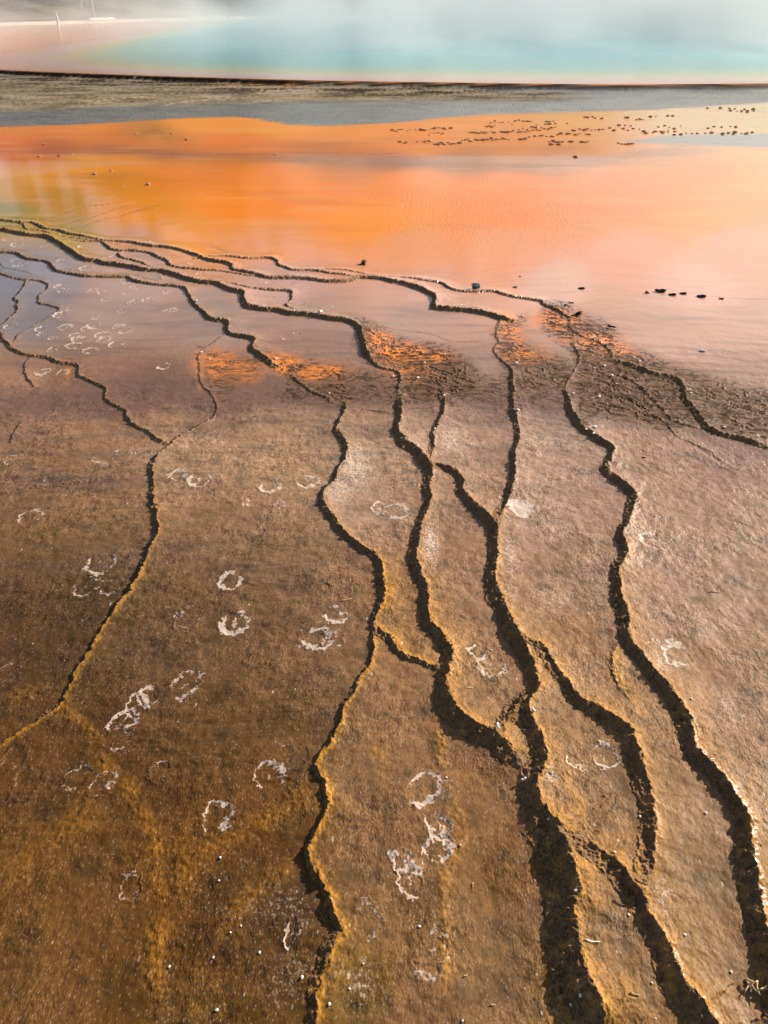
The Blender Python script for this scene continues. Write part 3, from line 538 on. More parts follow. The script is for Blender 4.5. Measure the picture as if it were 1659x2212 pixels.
def ground_mat():
    m, t, o = nt('microbial_mat'); b = NB(t)
    pos = b.n('ShaderNodeNewGeometry').outputs['Position']
    A = lambda n: b.n('ShaderNodeAttribute', attribute_name=n)
    alb = A('alb').outputs['Color']
    am = A('msk'); mk = b.n('ShaderNodeSeparateColor'); b.l(am.outputs['Color'], mk.inputs[0])
    wet, crust, flk = mk.outputs[0], mk.outputs[1], mk.outputs[2]
    mk2 = b.n('ShaderNodeSeparateColor'); b.l(A('msk2').outputs['Color'], mk2.inputs[0])
    wall, dry, ripz = mk2.outputs[0], mk2.outputs[1], mk2.outputs[2]
    flow = b.mapping(pos, (1.0, .55, 1.0), (0, 0, .25))
    n1 = b.noise(flow, 34, 4, .6); n2 = b.noise(flow, 150, 3, .65); n3 = b.noise(pos, 9, 3, .5); n4 = b.noise(flow, 380, 2, .6)
    # grain: mats are mottled at every size
    g = b.math('ADD', b.math('MULTIPLY', b.math('SUBTRACT', n1, .5), 1.1), b.math('MULTIPLY', b.math('SUBTRACT', n2, .5), 1.6))
    g = b.math('ADD', g, b.math('MULTIPLY', b.math('SUBTRACT', n4, .5), 1.2))
    g = b.math('ADD', g, b.math('MULTIPLY', b.math('SUBTRACT', n3, .5), .7))
    g = b.math('MULTIPLY', g, b.math('ADD', b.math('MULTIPLY', dry, 1.25), .12))
    var = b.math('ADD', .35, b.math('MULTIPLY', b.ramp(b.noise(pos, 2.6, 3, .6), .36, .62), .85))
    g = b.math('MULTIPLY', g, var)
    f = b.math('MAXIMUM', b.math('ADD', g, 1.0), .25)
    vm = b.n('ShaderNodeVectorMath', operation='SCALE'); b.l(alb, vm.inputs[0]); b.l(f, vm.inputs['Scale'])
    col = vm.outputs[0]
    # ochre grains
    oc = b.math('MULTIPLY', b.ramp(n2, .60, .74), b.math('MULTIPLY', dry, .45))
    col = b.mix(b.math('MULTIPLY', oc, b.math('SUBTRACT', 1., wall)), col, (.42, .22, .07))
    dk = b.math('MULTIPLY', b.ramp(n2, .43, .28), b.math('MULTIPLY', dry, .55))
    col = b.mix(dk, col, (.07, .04, .02))
    # tiny pale flecks everywhere, more in crusty patches
    vor = b.n('ShaderNodeTexVoronoi'); b.l(b.mapping(pos, (1, .4, 1), (0, 0, .6)), vor.inputs['Vector']); vor.inputs['Scale'].default_value = 95
    vs = b.n('ShaderNodeSeparateColor'); b.l(vor.outputs['Color'], vs.inputs[0])
    spot = b.math('MULTIPLY', b.math('LESS_THAN', vor.outputs['Distance'], b.math('MULTIPLY', vs.outputs[1], .42)),
                  b.math('GREATER_THAN', vs.outputs[0], b.math('SUBTRACT', b.math('SUBTRACT', 1.03, b.math('MULTIPLY', dry, .055)), b.math('MULTIPLY', flk, .40))))
    spot = b.math('MULTIPLY', spot, b.math('ADD', b.math('MULTIPLY', b.ramp(b.noise(pos, 4.5, 3, .6), .42, .62), .8), .2))
    nc = b.noise(pos, 85, 4, .75)
    cmask = b.ramp(b.math('ADD', b.math('ADD', nc, b.math('MULTIPLY', flk, .15)), 0.), .60, .66)
    fm = b.math('MULTIPLY', cmask, b.math('MULTIPLY', flk, .5))
    ringm = b.ramp(b.math('ADD', crust, b.math('MULTIPLY', b.math('SUBTRACT', nc, .5), 1.2)), .30, .62)
    vor2 = b.n('ShaderNodeTexVoronoi'); b.l(b.mapping(pos, (1, .45, 1), (0, 0, 1.3)), vor2.inputs['Vector']); vor2.inputs['Scale'].default_value = 190
    vs2 = b.n('ShaderNodeSeparateColor'); b.l(vor2.outputs['Color'], vs2.inputs[0])
    spot2 = b.math('MULTIPLY', b.math('LESS_THAN', vor2.outputs['Distance'], .36), b.math('GREATER_THAN', vs2.outputs[0], b.math('SUBTRACT', 1., b.math('MULTIPLY', dry, .13))))
    spot = b.math('MAXIMUM', spot, b.math('MULTIPLY', spot2, .28))
    cm = b.math('MAXIMUM', b.math('MAXIMUM', b.math('MULTIPLY', spot, .5), fm), b.math('MULTIPLY', ringm, .52), clamp=True)
    cm = b.math('MULTIPLY', cm, b.math('SUBTRACT', 1., wall), clamp=True)
    col = b.mix(cm, col, (.72, .60, .51))
    col = b.mix(b.math('MULTIPLY', wall, b.ramp(b.noise(pos, 120, 3, .7), .52, .66)), col, (.33, .20, .075))  # lighter specks painted on the walls in place of sun-grazed grain
    # gloss
    pr = b.n('ShaderNodeBsdfPrincipled')
    b.l(col, pr.inputs['Base Color'])
    rg = b.math('SUBTRACT', .72, b.math('MULTIPLY', b.math('POWER', wet, .6), .66))
    rg = b.math('ADD', rg, b.math('MULTIPLY', b.math('SUBTRACT', n1, .5), .25))
    rg = b.math('MAXIMUM', b.math('MAXIMUM', rg, b.math('MULTIPLY', cm, .55)), .06)
    b.l(rg, pr.inputs['Roughness']); pr.inputs['IOR'].default_value = 1.36; b.l(am.outputs['Alpha'], pr.inputs['Specular IOR Level'])
    # relief: granular where dry, rippled film where wet
    hb = b.math('ADD', b.math('MULTIPLY', n1, .013), b.math('ADD', b.math('MULTIPLY', n2, .0030), b.math('MULTIPLY', n4, .0010)))
    hb = b.math('MULTIPLY', hb, b.math('ADD', b.math('MULTIPLY', b.math('MULTIPLY', dry, var), .5), .012))
    hb = b.math('ADD', hb, b.math('MULTIPLY', cm, .0012))
    hb = b.math('ADD', hb, b.math('MULTIPLY', wall, b.math('MULTIPLY', b.noise(pos, 90, 4, .7), .010)))
    wv = b.n('ShaderNodeTexNoise'); b.l(b.mapping(pos, (2.2, .55, 1), (0, 0, -.95)), wv.inputs['Vector']); wv.inputs['Scale'].default_value = 15.0; wv.inputs['Detail'].default_value = 3; wv.inputs['Distortion'].default_value = .5
    rp = b.math('MULTIPLY', wv.outputs['Fac'], b.math('ADD', b.math('MULTIPLY', ripz, .005), b.math('MULTIPLY', wet, .0003)))
    hb = b.math('ADD', hb, rp)
    bp = b.n('ShaderNodeBump'); bp.inputs['Strength'].default_value = 1.0; bp.inputs['Distance'].default_value = 1.0
    b.l(hb, bp.inputs['Height']); b.l(bp.outputs[0], pr.inputs['Normal'])
    b.l(pr.outputs[0], o.inputs['Surface'])
    return m
GM = ground_mat()
def simple_mat(name, c1, c2, scale=8, rough=.8, bump=.01, spec=.3, detail=4, coord='Object'):
    m, t, o = nt(name); b = NB(t)
    tc = b.n('ShaderNodeTexCoord').outputs[coord]
    n = b.noise(tc, scale, detail, .6)
    col = b.mix(b.ramp(n, .35, .68), c1, c2)
    pr = b.n('ShaderNodeBsdfPrincipled'); b.l(col, pr.inputs['Base Color']); pr.inputs['Roughness'].default_value = rough; pr.inputs['Specular IOR Level'].default_value = spec
    bp = b.n('ShaderNodeBump'); bp.inputs['Distance'].default_value = bump; b.l(b.noise(tc, scale*2.5, 3, .6), bp.inputs['Height']); b.l(bp.outputs[0], pr.inputs['Normal'])
    b.l(pr.outputs[0], o.inputs['Surface'])
    return m

# ------------------------------------------------------------------ split the sheet into the flats, the runoff, the mud, the sill and each rim
def tag(o, label=None, cat=None, group=None, kind=None):
    if label: o['label'] = label
    if cat: o['category'] = cat
    if group: o['group'] = group
    if kind: o['kind'] = kind
    return o
V = np.stack([Xg, Yg, Z], -1).reshape(-1, 3).astype(np.float32)
dzr = np.gradient(Z, axis=0); dyr = np.gradient(Yg, axis=0); dxr = np.gradient(Xg, axis=0)
dzc = np.gradient(Z, axis=1); dxc = np.gradient(Xg, axis=1)
nx = -dzc*dyr; ny = -(dxc*dzr-dzc*dxr); nz = dxc*dyr
NRM = np.stack([nx, ny, nz], -1); NRM /= np.linalg.norm(NRM, axis=-1, keepdims=True); NRM = NRM.reshape(-1, 3).astype(np.float32)
RIP = np.exp(-(((PX-1130)/380)**2+((PY-440)/95)**2)**1.5)*.9*(1-mmask)+.06*WET
DRY = np.clip(sstep(680, 980, PY)*(1-.65*MATH)+mmask*.5, 0, 1)
msk = np.stack([WET, CRA, FLKA, SPEC], -1).reshape(-1, 4).astype(np.float32)
msk2 = np.stack([np.clip(WALL, 0, 1), DRY, RIP, np.ones_like(WET)], -1).reshape(-1, 4).astype(np.float32)
ALB4 = np.concatenate([ALB, np.ones((NR, NC, 1))], -1).reshape(-1, 4).astype(np.float32)
idx = np.arange(NR*NC).reshape(NR, NC)
quads = np.stack([idx[:-1, :-1], idx[:-1, 1:], idx[1:, 1:], idx[1:, :-1]], -1).reshape(-1, 4)
zone_id = np.zeros((NR, NC), np.int16)
zone_id[PY < 610] = 1
zone_id[(mmask > .5)] = 2
zone_id[(Yg > 15) & (sill > .03)] = 3
zone_id[RID >= 0] = 10+RID[RID >= 0]
fz = zone_id[:-1, :-1].ravel()
def sub_mesh(name, sel, mat, extra=None):
    q = quads[sel]
    used, inv = np.unique(q, return_inverse=True)
    q = inv.reshape(-1, 4).astype(np.int32)
    me = bpy.data.meshes.new(name)
    me.vertices.add(len(used)); me.vertices.foreach_set('co', V[used].ravel())
    me.loops.add(q.size); me.loops.foreach_set('vertex_index', q.ravel())
    me.polygons.add(len(q)); me.polygons.foreach_set('loop_start', np.arange(0, q.size, 4, dtype=np.int32))
    me.update(calc_edges=True)
    me.polygons.foreach_set('use_smooth', np.ones(len(q), bool))
    for nm, arr in (('alb', ALB4), ('msk', msk), ('msk2', msk2)):
        a = me.attributes.new(nm, 'FLOAT_COLOR', 'POINT'); a.data.foreach_set('color', arr[used].ravel())
    me.normals_split_custom_set_from_vertices(NRM[used])
    me.materials.append(mat)
    o = bpy.data.objects.new(name, me); C.objects.link(o)
    return o
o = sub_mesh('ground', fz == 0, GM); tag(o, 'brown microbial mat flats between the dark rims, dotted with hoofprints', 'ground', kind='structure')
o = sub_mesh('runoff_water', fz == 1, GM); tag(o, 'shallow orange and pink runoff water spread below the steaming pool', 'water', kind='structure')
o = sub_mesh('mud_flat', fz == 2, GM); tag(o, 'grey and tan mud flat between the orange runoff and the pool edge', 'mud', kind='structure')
o = sub_mesh('pool_shore', fz == 3, GM); tag(o, 'sill with a face painted dark as shade, holding back the turquoise pool', 'shore', kind='structure')
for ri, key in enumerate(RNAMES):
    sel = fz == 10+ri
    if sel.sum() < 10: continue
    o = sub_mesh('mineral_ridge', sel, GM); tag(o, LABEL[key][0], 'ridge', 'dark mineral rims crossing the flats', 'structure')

# ------------------------------------------------------------------ small mesh helper
def mesh_obj(name, verts, faces, mat, parent=None, smooth=False):
    me = bpy.data.meshes.new(name); me.from_pydata([tuple(v) for v in verts], [], [tuple(f) for f in faces]); me.update()
    if smooth: me.polygons.foreach_set('use_smooth', [True]*len(me.polygons))
    me.materials.append(mat)
    o = bpy.data.objects.new(name, me); C.objects.link(o)
    if parent: o.parent = parent
    return o
def interp_z(x, y):
    r = int(np.clip(np.searchsorted(ys, y), 1, NR-1)); c = int(np.clip(np.searchsorted(us, x/(y+Y0)), 1, NC-1))
    return float(Z[r-1:r+1, c-1:c+1].max())

# wide surrounding ground and the far shore / hill
def grid_sheet(name, x0, x1, y0, y1, nx_, ny_, zf, mat):
    xs = np.linspace(x0, x1, nx_); yy = np.linspace(y0, y1, ny_)
    X, Y = np.meshgrid(xs, yy); Zz = zf(X, Y)
    v = np.stack([X, Y, Zz], -1).reshape(-1, 3)
    i = np.arange(nx_*ny_).reshape(ny_, nx_)
    q = np.stack([i[:-1, :-1], i[:-1, 1:], i[1:, 1:], i[1:, :-1]], -1).reshape(-1, 4)
    me = bpy.data.meshes.new(name); me.from_pydata(v.tolist(), [], q.tolist()); me.update(); me.polygons.foreach_set('use_smooth', np.ones(len(q), bool))
    me.materials.append(mat); o = bpy.data.objects.new(name, me); C.objects.link(o); return o
MP = simple_mat('sinter_plain', (.34,.28,.20), (.22,.17,.11), 1.2, .8, .02)
tag(grid_sheet('plain', -600, 600, -300, 700, 60, 60, lambda X, Y: -.25+0*X, MP), 'bare mineral plain around the spring', 'ground', kind='structure')
# pool: water surface from the sill to the far shore
def far_y(x): return 76+np.where(x > -44, 100*(1-np.exp(-np.maximum(x+44, 0)*2./100)), .45*(x+44))
def lake_mat():
    m, t, o = nt('hot_spring_water'); b = NB(t)
    a = b.n('ShaderNodeAttribute', attribute_name='depth').outputs['Fac']
    pos = b.n('ShaderNodeNewGeometry').outputs['Position']
    n = b.noise(b.mapping(pos, (.3, 1., 1.)), .9, 4, .6)
    a2 = b.math('ADD', a, b.math('MULTIPLY', b.math('SUBTRACT', n, .5), .25))
    cr = b.n('ShaderNodeValToRGB'); b.l(b.math('DIVIDE', a2, 30.), cr.inputs[0])
    e = cr.color_ramp.elements
    e[0].position = 0; e[0].color = (.66,.28,.12,1); e[1].position = 1; e[1].color = (.05,.42,.50,1)
    for p, c in ((.012,(.66,.34,.22,1)), (.05,(.64,.44,.38,1)), (.085,(.64,.50,.22,1)), (.13,(.42,.52,.30,1)), (.22,(.20,.52,.44,1)), (.45,(.10,.52,.56,1))):
        x = e.new(p); x.color = c
    pr = b.n('ShaderNodeBsdfPrincipled'); b.l(cr.outputs[0], pr.inputs['Base Color']); pr.inputs['Roughness'].default_value = .15; pr.inputs['IOR'].default_value = 1.333; pr.inputs['Specular IOR Level'].default_value = .22
    bp = b.n('ShaderNodeBump'); bp.inputs['Distance'].default_value = .0012; b.l(b.noise(b.mapping(pos, (.5, 1.4, 1)), 3.5, 3, .6), bp.inputs['Height']); b.l(bp.outputs[0], pr.inputs['Normal'])
    b.l(pr.outputs[0], o.inputs['Surface']); return m
nx_, ny_ = 260, 200
xs = np.linspace(-130, 150, nx_)
vv = []; dep = []
for j in range(ny_):
    t = (j/(ny_-1))**1.7
    sy = shore_y(xs)+.22*fbm(xs*.12, xs*0+3, 3, 141)+.12; fy = np.maximum(far_y(xs)+1.5*fbm(xs*.05, xs*0+9, 3, 5), sy+.1)
    yy = sy+(fy-sy)*t
    vv.append(np.stack([xs, yy, 0*xs+SILLH+.004+0*xs], -1)); 
    left = sstep(-19, -6, xs)
    dep.append(np.minimum((yy-sy)*(.006+.994*left), (fy-yy)*.8))
vv = np.array(vv).reshape(-1, 3); dep = np.array(dep).ravel()
i = np.arange(nx_*ny_).reshape(ny_, nx_); q = np.stack([i[:-1, :-1], i[:-1, 1:], i[1:, 1:], i[1:, :-1]], -1).reshape(-1, 4)
me = bpy.data.meshes.new('lake_water'); me.from_pydata(vv.tolist(), [], q.tolist()); me.update()
me.attributes.new('depth', 'FLOAT', 'POINT').data.foreach_set('value', dep.astype(np.float32)); me.materials.append(lake_mat())
o = bpy.data.objects.new('lake_water', me); C.objects.link(o); tag(o, 'turquoise hot spring pool under rising steam', 'pool', kind='structure')
# far shore strip and forested hill
MS = simple_mat('white_sinter', (.66,.62,.55), (.42,.38,.32), .35, .8, .05, coord='Object')
def shore_z(X, Y):
    d = Y-far_y(X); return SILLH-.02+.05*sstep(-.5, 1.5, d)+.012*np.maximum(d, 0)+.05*fbm(X*.2, Y*.3, 3, 7)
xs2 = np.linspace(-220, 260, 160)
v = []; ds = [-1, 0, 1, 2, 4, 6, 8, 10, 13]
for d in ds:
    yy = far_y(xs2)+d; v.append(np.stack([xs2, yy, shore_z(xs2, yy)], -1))
v = np.array(v).reshape(-1, 3); i = np.arange(len(v)).reshape(len(ds), -1); q = np.stack([i[:-1, :-1], i[:-1, 1:], i[1:, 1:], i[1:, :-1]], -1).reshape(-1, 4)
tag(mesh_obj('far_shore', v, q, MS, smooth=True), 'pale sinter shore beyond the pool', 'shore', kind='structure')
MH = simple_mat('forest_floor', (.035,.042,.02), (.09,.085,.045), .6, .9, .1)
def hill_z(X, Y):
    d = np.maximum(Y-far_y(X)-11, 0)
    return .35+.02*d+74*(.34+.66*sstep(-95, -10, X))*sstep(2, 135, d)*(.9+.35*fbm(X*.01, Y*.012, 3, 19))+.15*fbm(X*.3, Y*.3, 2, 4)
v = []; ds = [10.5, 11, 12, 14, 17, 20, 24, 28, 34, 40, 50, 60, 75, 90, 110, 130, 160, 200, 260]
xs3 = np.linspace(-330, 330, 160)
for d in ds:
    yy = far_y(xs3)+d; v.append(np.stack([xs3, yy, hill_z(xs3, yy)], -1))
v = np.array(v).reshape(-1, 3); i = np.arange(len(v)).reshape(len(ds), -1); q = np.stack([i[:-1, :-1], i[:-1, 1:], i[1:, 1:], i[1:, :-1]], -1).reshape(-1, 4)
tag(mesh_obj('hill', v, q, MH, smooth=True), 'dark wooded slope behind the far shore', 'hill', kind='structure')

# ------------------------------------------------------------------ conifers at the far shore
MT = simple_mat('conifer_bark', (.16,.12,.09), (.30,.25,.20), 6, .9, .02)
MC = simple_mat('conifer_needles', (.020,.040,.016), (.05,.085,.03), 1.3, .8, .02)
def conifer(seed, h):
    r = random.Random(seed)
    root = bpy.data.objects.new('pine_tree', None); C.objects.link(root)
    vs, fs = [], []
    k = 7
    for j, (zz, rr) in enumerate([(0, .20), (h*.3, .15), (h*.7, .08), (h, .01)]):
        ox, oy = r.uniform(-.1, .1)*(j > 0), r.uniform(-.1, .1)*(j > 0)
        for a in range(k): vs.append((ox+rr*math.cos(a*6.283/k), oy+rr*math.sin(a*6.283/k), zz))
        if j:
            for a in range(k): fs.append(((j-1)*k+a, (j-1)*k+(a+1) % k, j*k+(a+1) % k, j*k+a))
    mesh_obj('trunk', vs, fs, MT, root, True)
    vs, fs = [], []
    z = h*r.uniform(.10, .22)
    while z < h*.99:
        t = (z/h); R_ = (.2+.16*h*(1-t)**.8)*r.uniform(.7, 1.1)*min(1, .5+t*2.2)
        for a in range(r.randint(5, 8)):
            an = r.uniform(0, 6.283); L = R_*r.uniform(.6, 1.1); dr = -.25*L
            for q_ in range(5):
                f = (q_+.5)/5*r.uniform(.8, 1.15); cx, cy, cz = L*f*math.cos(an), L*f*math.sin(an), z+dr*f*f
                for e in range(3):
                    s = .12+.30*(1-t)*r.uniform(.5, 1.2); b0 = len(vs)
                    for _ in range(3): vs.append((cx+r.uniform(-s, s), cy+r.uniform(-s, s), cz+r.uniform(-s, s)*.7))
                    fs.append((b0, b0+1, b0+2))
        z += h*.028*r.uniform(.7, 1.2)
    mesh_obj('crown', vs, fs, MC, root)
    return root
protos = [conifer(s, h) for s, h in ((1, 19), (2, 23), (3, 16))]
def copy_thing(src):
    o = src.copy(); C.objects.link(o)
    for ch in list(src.children):
        c = ch.copy(); C.objects.link(c); c.parent = o
    return o
tg = random.Random(5)
rows = []
for k in range(95):
    x = -78+k*1.75+tg.uniform(-.9, .9)
    rows.append((x, far_y(x)+tg.choice([13, 16, 22, 30, 40])+tg.uniform(-2, 3)))
used = [False]*3
for k in range(90):
    x = -120+k*2.9+tg.uniform(-1.5, 1.5)
    rows.append((x, far_y(x)+tg.choice([55, 70, 90, 110, 125])+tg.uniform(-8, 8)))
for k, (x, y_) in enumerate(rows):
    pi = k % 3
    o = protos[pi] if not used[pi] else copy_thing(protos[pi]); used[pi] = True
    o.location = (x, y_, float(hill_z(np.array(x), np.array(y_)))-.1); o.rotation_euler = (0, 0, tg.uniform(0, 6.28)); s = tg.uniform(.8, 1.25); o.scale = (s, s, s)
    tag(o, 'dark lodgepole pine in the wood veiled by steam on the far shore', 'tree', 'pines on the far shore')
# bleached logs and stubs on the far shore
MW = simple_mat('bleached_wood', (.80,.78,.74), (.62,.59,.54), 3, .8, .01)
def log_obj(name, p, q_, rad, seed, mat=MW, seg=9, n=8, bend=.04):
    r = random.Random(seed); p = Vector(p); q_ = Vector(q_); d = q_-p; L = d.length; dn = d.normalized()
    s1 = dn.cross(Vector((0, 0, 1))); s1 = Vector((1, 0, 0)) if s1.length < .1 else s1.normalized(); s2 = s1.cross(dn)
    vs, fs = [], []
    for j in range(seg+1):
        t = j/seg; c = d*t+s1*(bend*L*math.sin(t*3.1))*r.uniform(.8, 1.2)+s2*L*bend*.3*r.uniform(-1, 1)
        rr = rad*(1-.45*t)*r.uniform(.85, 1.12)
        if j == seg: rr *= .4
        for a in range(n):
            an = a*6.283/n; rad_ = rr*r.uniform(.85, 1.12); vs.append(c+s1*math.cos(an)*rad_+s2*math.sin(an)*rad_)
        if j:
            for a in range(n): fs.append(((j-1)*n+a, (j-1)*n+(a+1) % n, j*n+(a+1) % n, j*n+a))
    fs.append(tuple(range(n))[::-1]); fs.append(tuple(seg*n+a for a in range(n)))
    o = mesh_obj(name, vs, fs, mat, None, True); o.location = p
    return o
def shore_pt(u, v):
    px, py = toP(14, u, v); x, y_ = ground(px, py, .3)
    y_ = min(max(y_, 60), 260); 
    fy = float(far_y(np.array(x)))+2.5; k = fy/y_; return (x*k, fy)
for k, (u0, u1, v, lab) in enumerate([(0,105,118,'long bleached log lying at the left edge of the far shore'), (385,495,98,'bleached log lying on the far shore above the pink shallows'), (820,885,84,'short pale log on the sinter shore before the dark wood'),
    (900,975,80,'pale log with a broken end on the sinter shore'), (978,1042,77,'thin bleached log touching the shore between two longer ones'), (1180,1275,70,'bleached log lifted at one end at the steamy part of the far shore')]):
    a = shore_pt(u0, v); c = shore_pt(u1, v-2)
    za = float(shore_z(np.array(a[0]), np.array(a[1])))+.12
    o = log_obj('driftwood_log', (a[0], a[1]+k*.1, za), (c[0], c[1]+.4, za+.04), .16, k); tag(o, lab, 'log', 'bleached logs on the far shore')
for k, (u, h, lab) in enumerate([(240, 1.3, 'short white stub standing upright on the far shore left of the logs'), (1340, .8, 'white stub standing at the steamy shore right of the last log'), (1518, .7, 'faint white stub farthest right on the far shore')]):
    a = shore_pt(u, 70); za = float(shore_z(np.array(a[0]), np.array(a[1])))-.05
    o = log_obj('tree_stub', (a[0], a[1], za), (a[0]+.1, a[1], za+h), .13, 40+k, seg=5); tag(o, lab, 'stub', 'white stubs on the far shore')

# ------------------------------------------------------------------ stones, clods, pebbles, twigs
def stone_mesh(name, seed, mat, sx=1, sy=1, sz=.6, rough=.25):
    import bmesh
    bm = bmesh.new(); bmesh.ops.create_icosphere(bm, subdivisions=2, radius=1)
    r = random.Random(seed); ph = [r.uniform(0, 9) for _ in range(6)]
    for v in bm.verts:
        c = v.co.copy(); k = 1+rough*(math.sin(c.x*2.3+ph[0])*math.cos(c.y*2.7+ph[1])+.5*math.sin(c.z*4.1+ph[2]+c.x*3))+r.uniform(-.06, .06)
        v.co = Vector((c.x*sx*k, c.y*sy*k, c.z*sz*k))
    me = bpy.data.meshes.new(name); bm.to_mesh(me); bm.free(); me.materials.append(mat); return me
MPEB = simple_mat('pale_sinter_pebble', (.90,.87,.80), (.78,.72,.62), 40, .7, .002)
MCLOD = simple_mat('orange_clod', (.66,.38,.24), (.52,.28,.16), 14, .8, .01)
MDARK = simple_mat('dark_clump', (.10,.055,.03), (.045,.025,.015), 20, .8, .01)
MBLUE = simple_mat('blue_grey_stone', (.16,.19,.24), (.08,.09,.11), 30, .6, .003)
MSTRAW = simple_mat('dry_straw', (.62,.45,.24), (.42,.28,.13), 30, .8, .002)
clod_m = [stone_mesh('clod', s, MCLOD, 1.25, .8, .45, .3) for s in range(4)]
peb_m = [stone_mesh('pebble', 20+s, MPEB, 1, .8, .38, .2) for s in range(3)]
dark_m = [stone_mesh('clump', 30+s, MDARK, 1.3, .8, .6, .7) for s in range(3)]
def put(name, me, px, py, r, label, cat, group=None, lift=.3, rot=None):
    x, y_ = ground(px, py, .01); z = interp_z(x, y_)
    o = bpy.data.objects.new(name, me); C.objects.link(o); o.location = (x, y_, z+r*lift*.5); o.scale = (r, r, r); o.rotation_euler = (0, 0, rng.uniform(0, 6.28) if rot is None else rot)
    return tag(o, label, cat, group)
# clods: rows seen on the right half of the orange runoff (frame 15 units)
cl = []
rows15 = [(560,20,200,10),(612,60,110,3),(610,140,200,5),(575,190,260,7),(555,200,290,6),(620,205,330,8),(605,330,480,12),(572,360,480,12),(602,455,540,9),(545,440,480,5),(530,455,560,6),(523,560,640,5),(535,640,800,5),(525,700,740,3),(570,500,640,10),(560,560,700,8),(598,580,640,4),(552,620,760,6),(585,640,740,5),(612,700,820,7),(622,710,760,4),(575,740,900,8),(560,800,960,9),(612,850,890,3),(506,860,960,6),(507,1040,1060,2),(518,1080,1130,3),(502,1140,1260,4),(540,1000,1080,3),(555,960,1120,6),(568,1110,1260,8),(548,1180,1290,5),(620,1000,1080,5),(575,1200,1420,9),(545,1390,1530,5),(572,1460,1600,8),(480,1480,1600,5),(468,1380,1659,7),(500,1250,1420,3),(590,1080,1200,4)]
for v, u0, u1, n in rows15:
    for k in range(n):
        cl.append((u0+(u1-u0)*(k+rng.uniform(.1, .9))/n, v+rng.normal(0, 3.)))
for u, v in cl[:235]:
    px, py = toP(15, u, v)
    put('mineral_clod', clod_m[int(rng.integers(4))], px, py, rng.uniform(.016, .042), 'small orange-brown clod lying in the scattered field of clods on the orange runoff', 'clod', 'clods scattered on the orange runoff', .5, rng.uniform(-.3, .3))
for u, v, lab in [(110,448,''),(170,675,''),(255,672,''),(640,795,''),(590,578,''),(190,622,''),(310,665,''),(410,750,''),(480,735,''),(745,578,''),(805,603,''),(1190,665,'')]:
    px, py = toP(14, u, v)
    put('mineral_clod', clod_m[int(rng.integers(4))], px, py, rng.uniform(.02, .04), 'small lone clod on the orange band left of the clod field', 'clod', 'lone clods left of the clod field', .5)
put('mineral_clod', clod_m[1], *toP(15, 828, 676), .045, 'brown clod lying alone below the field of clods', 'clod')
# dark clumps on the pale pink water
for u, v, r, lab in [(588,312,.025,'tiny dark clump alone on the pink water, highest of the dark bits'),(568,358,.035,'small dark clump on the pink water above the rough crust'),(853,364,.045,'low brown clump, first of the row on the pink water'),(1137,382,.05,'dark clump left of the largest one in the row on the pink water'),(1198,376,.08,'largest dark clump in the row on the pink water'),(1246,391,.05,'flat dark clump just right of the largest one'),(1293,386,.045,'pointed dark clump between two flat ones on the pink water'),(1371,399,.06,'dark clump second from the right end of the row'),(1460,408,.035,'small dark clump ending the row on the pink water')]:
    put('dark_clump', dark_m[int(rng.integers(3))], *toP(11, u, v), r*.36, lab, 'clump', 'dark clumps on the pink water', .5, 0)
put('dark_clump', dark_m[0], *toP(2, 1300, 250), .04, 'dark clump alone above the thick upper rim', 'clump')
put('dark_clump', dark_m[1], *toP(4, 105, 195), .03, 'grey lump on the orange crust below the forked twig', 'clump')
put('dark_clump', dark_m[2], *toP(13, 1085, 100), .012, 'tiny dark clump beside the branch rim', 'clump') if False else None
put('stone', stone_mesh('blue_stone', 51, MBLUE, 1.2, .7, .8, .3), *toP(3, 798, 215), .035, 'blue-grey stone resting on the thin upper rim', 'stone', None, 1.2, .2)
# pale pebbles
pebs = [(1,485,258),(1,1222,322),(3,680,362),(3,1180,437),(3,1128,827),(3,545,757),(3,380,822),(3,325,948),(3,540,1100),(3,465,1368),(3,1140,1230),(3,430,140),(3,60,632),(3,125,928),(4,565,538),(4,610,583),(4,325,608),(4,245,627),(4,388,690),(4,425,760),(4,283,857),(4,70,838),(4,1018,822),(4,1028,848),(4,960,748),(4,247,1118),(4,232,1183),(4,1300,1125),(4,1570,1193),(4,175,1140),(2,45,1024),(2,1025,1312),(2,1545,1165),(2,1480,872),(2,590,1040),(2,415,200),(2,740,655),(5,1640,265),(1,1605,803),(1,240,150),
        (8,955,130),(8,560,240),(8,447,345),(8,1015,590),(8,680,858),(8,462,918),(8,740,995),(8,640,1210),(8,1325,1143),(8,595,1180),(7,558,187),(7,690,563),(7,1020,155),(7,1350,137),(7,1240,762),(7,713,1075),(7,672,1100),(7,1077,995),(7,1095,1172),(12,995,885),(12,920,990),(12,730,1032),(12,935,1217),(12,1120,968),(12,1305,1078),(12,1423,1200),(12,950,560),(9,140,893),(9,1275,1088),(9,1225,146),(13,153,857),(13,330,507),(13,270,215),(13,340,1265),(13,818,740),(13,1055,820),(13,990,560),(13,1500,1060),(12,945,660),(12,1040,855),(12,1510,1130),(12,1570,1020)]
wherelab = {1: 'small pale pebble on the dark rims of the lavender shallows', 2: 'small pale pebble near the rims in the middle of the flats', 3: 'small pale pebble on or beside the broken crust in the middle', 4: 'small pale pebble on the wide brown crust at the right',
            5: 'small pale pebble beside the orange patch at the left rim', 7: 'small white pebble on the widest rim or beside its two arms', 8: 'small white pebble beside the long dark rims right of centre', 9: 'small white pebble on the open brown flat at the left', 12: 'small white pebble among the flecks of the dark golden mat', 13: 'small pale pebble on the brown mat left of the widest rim'}
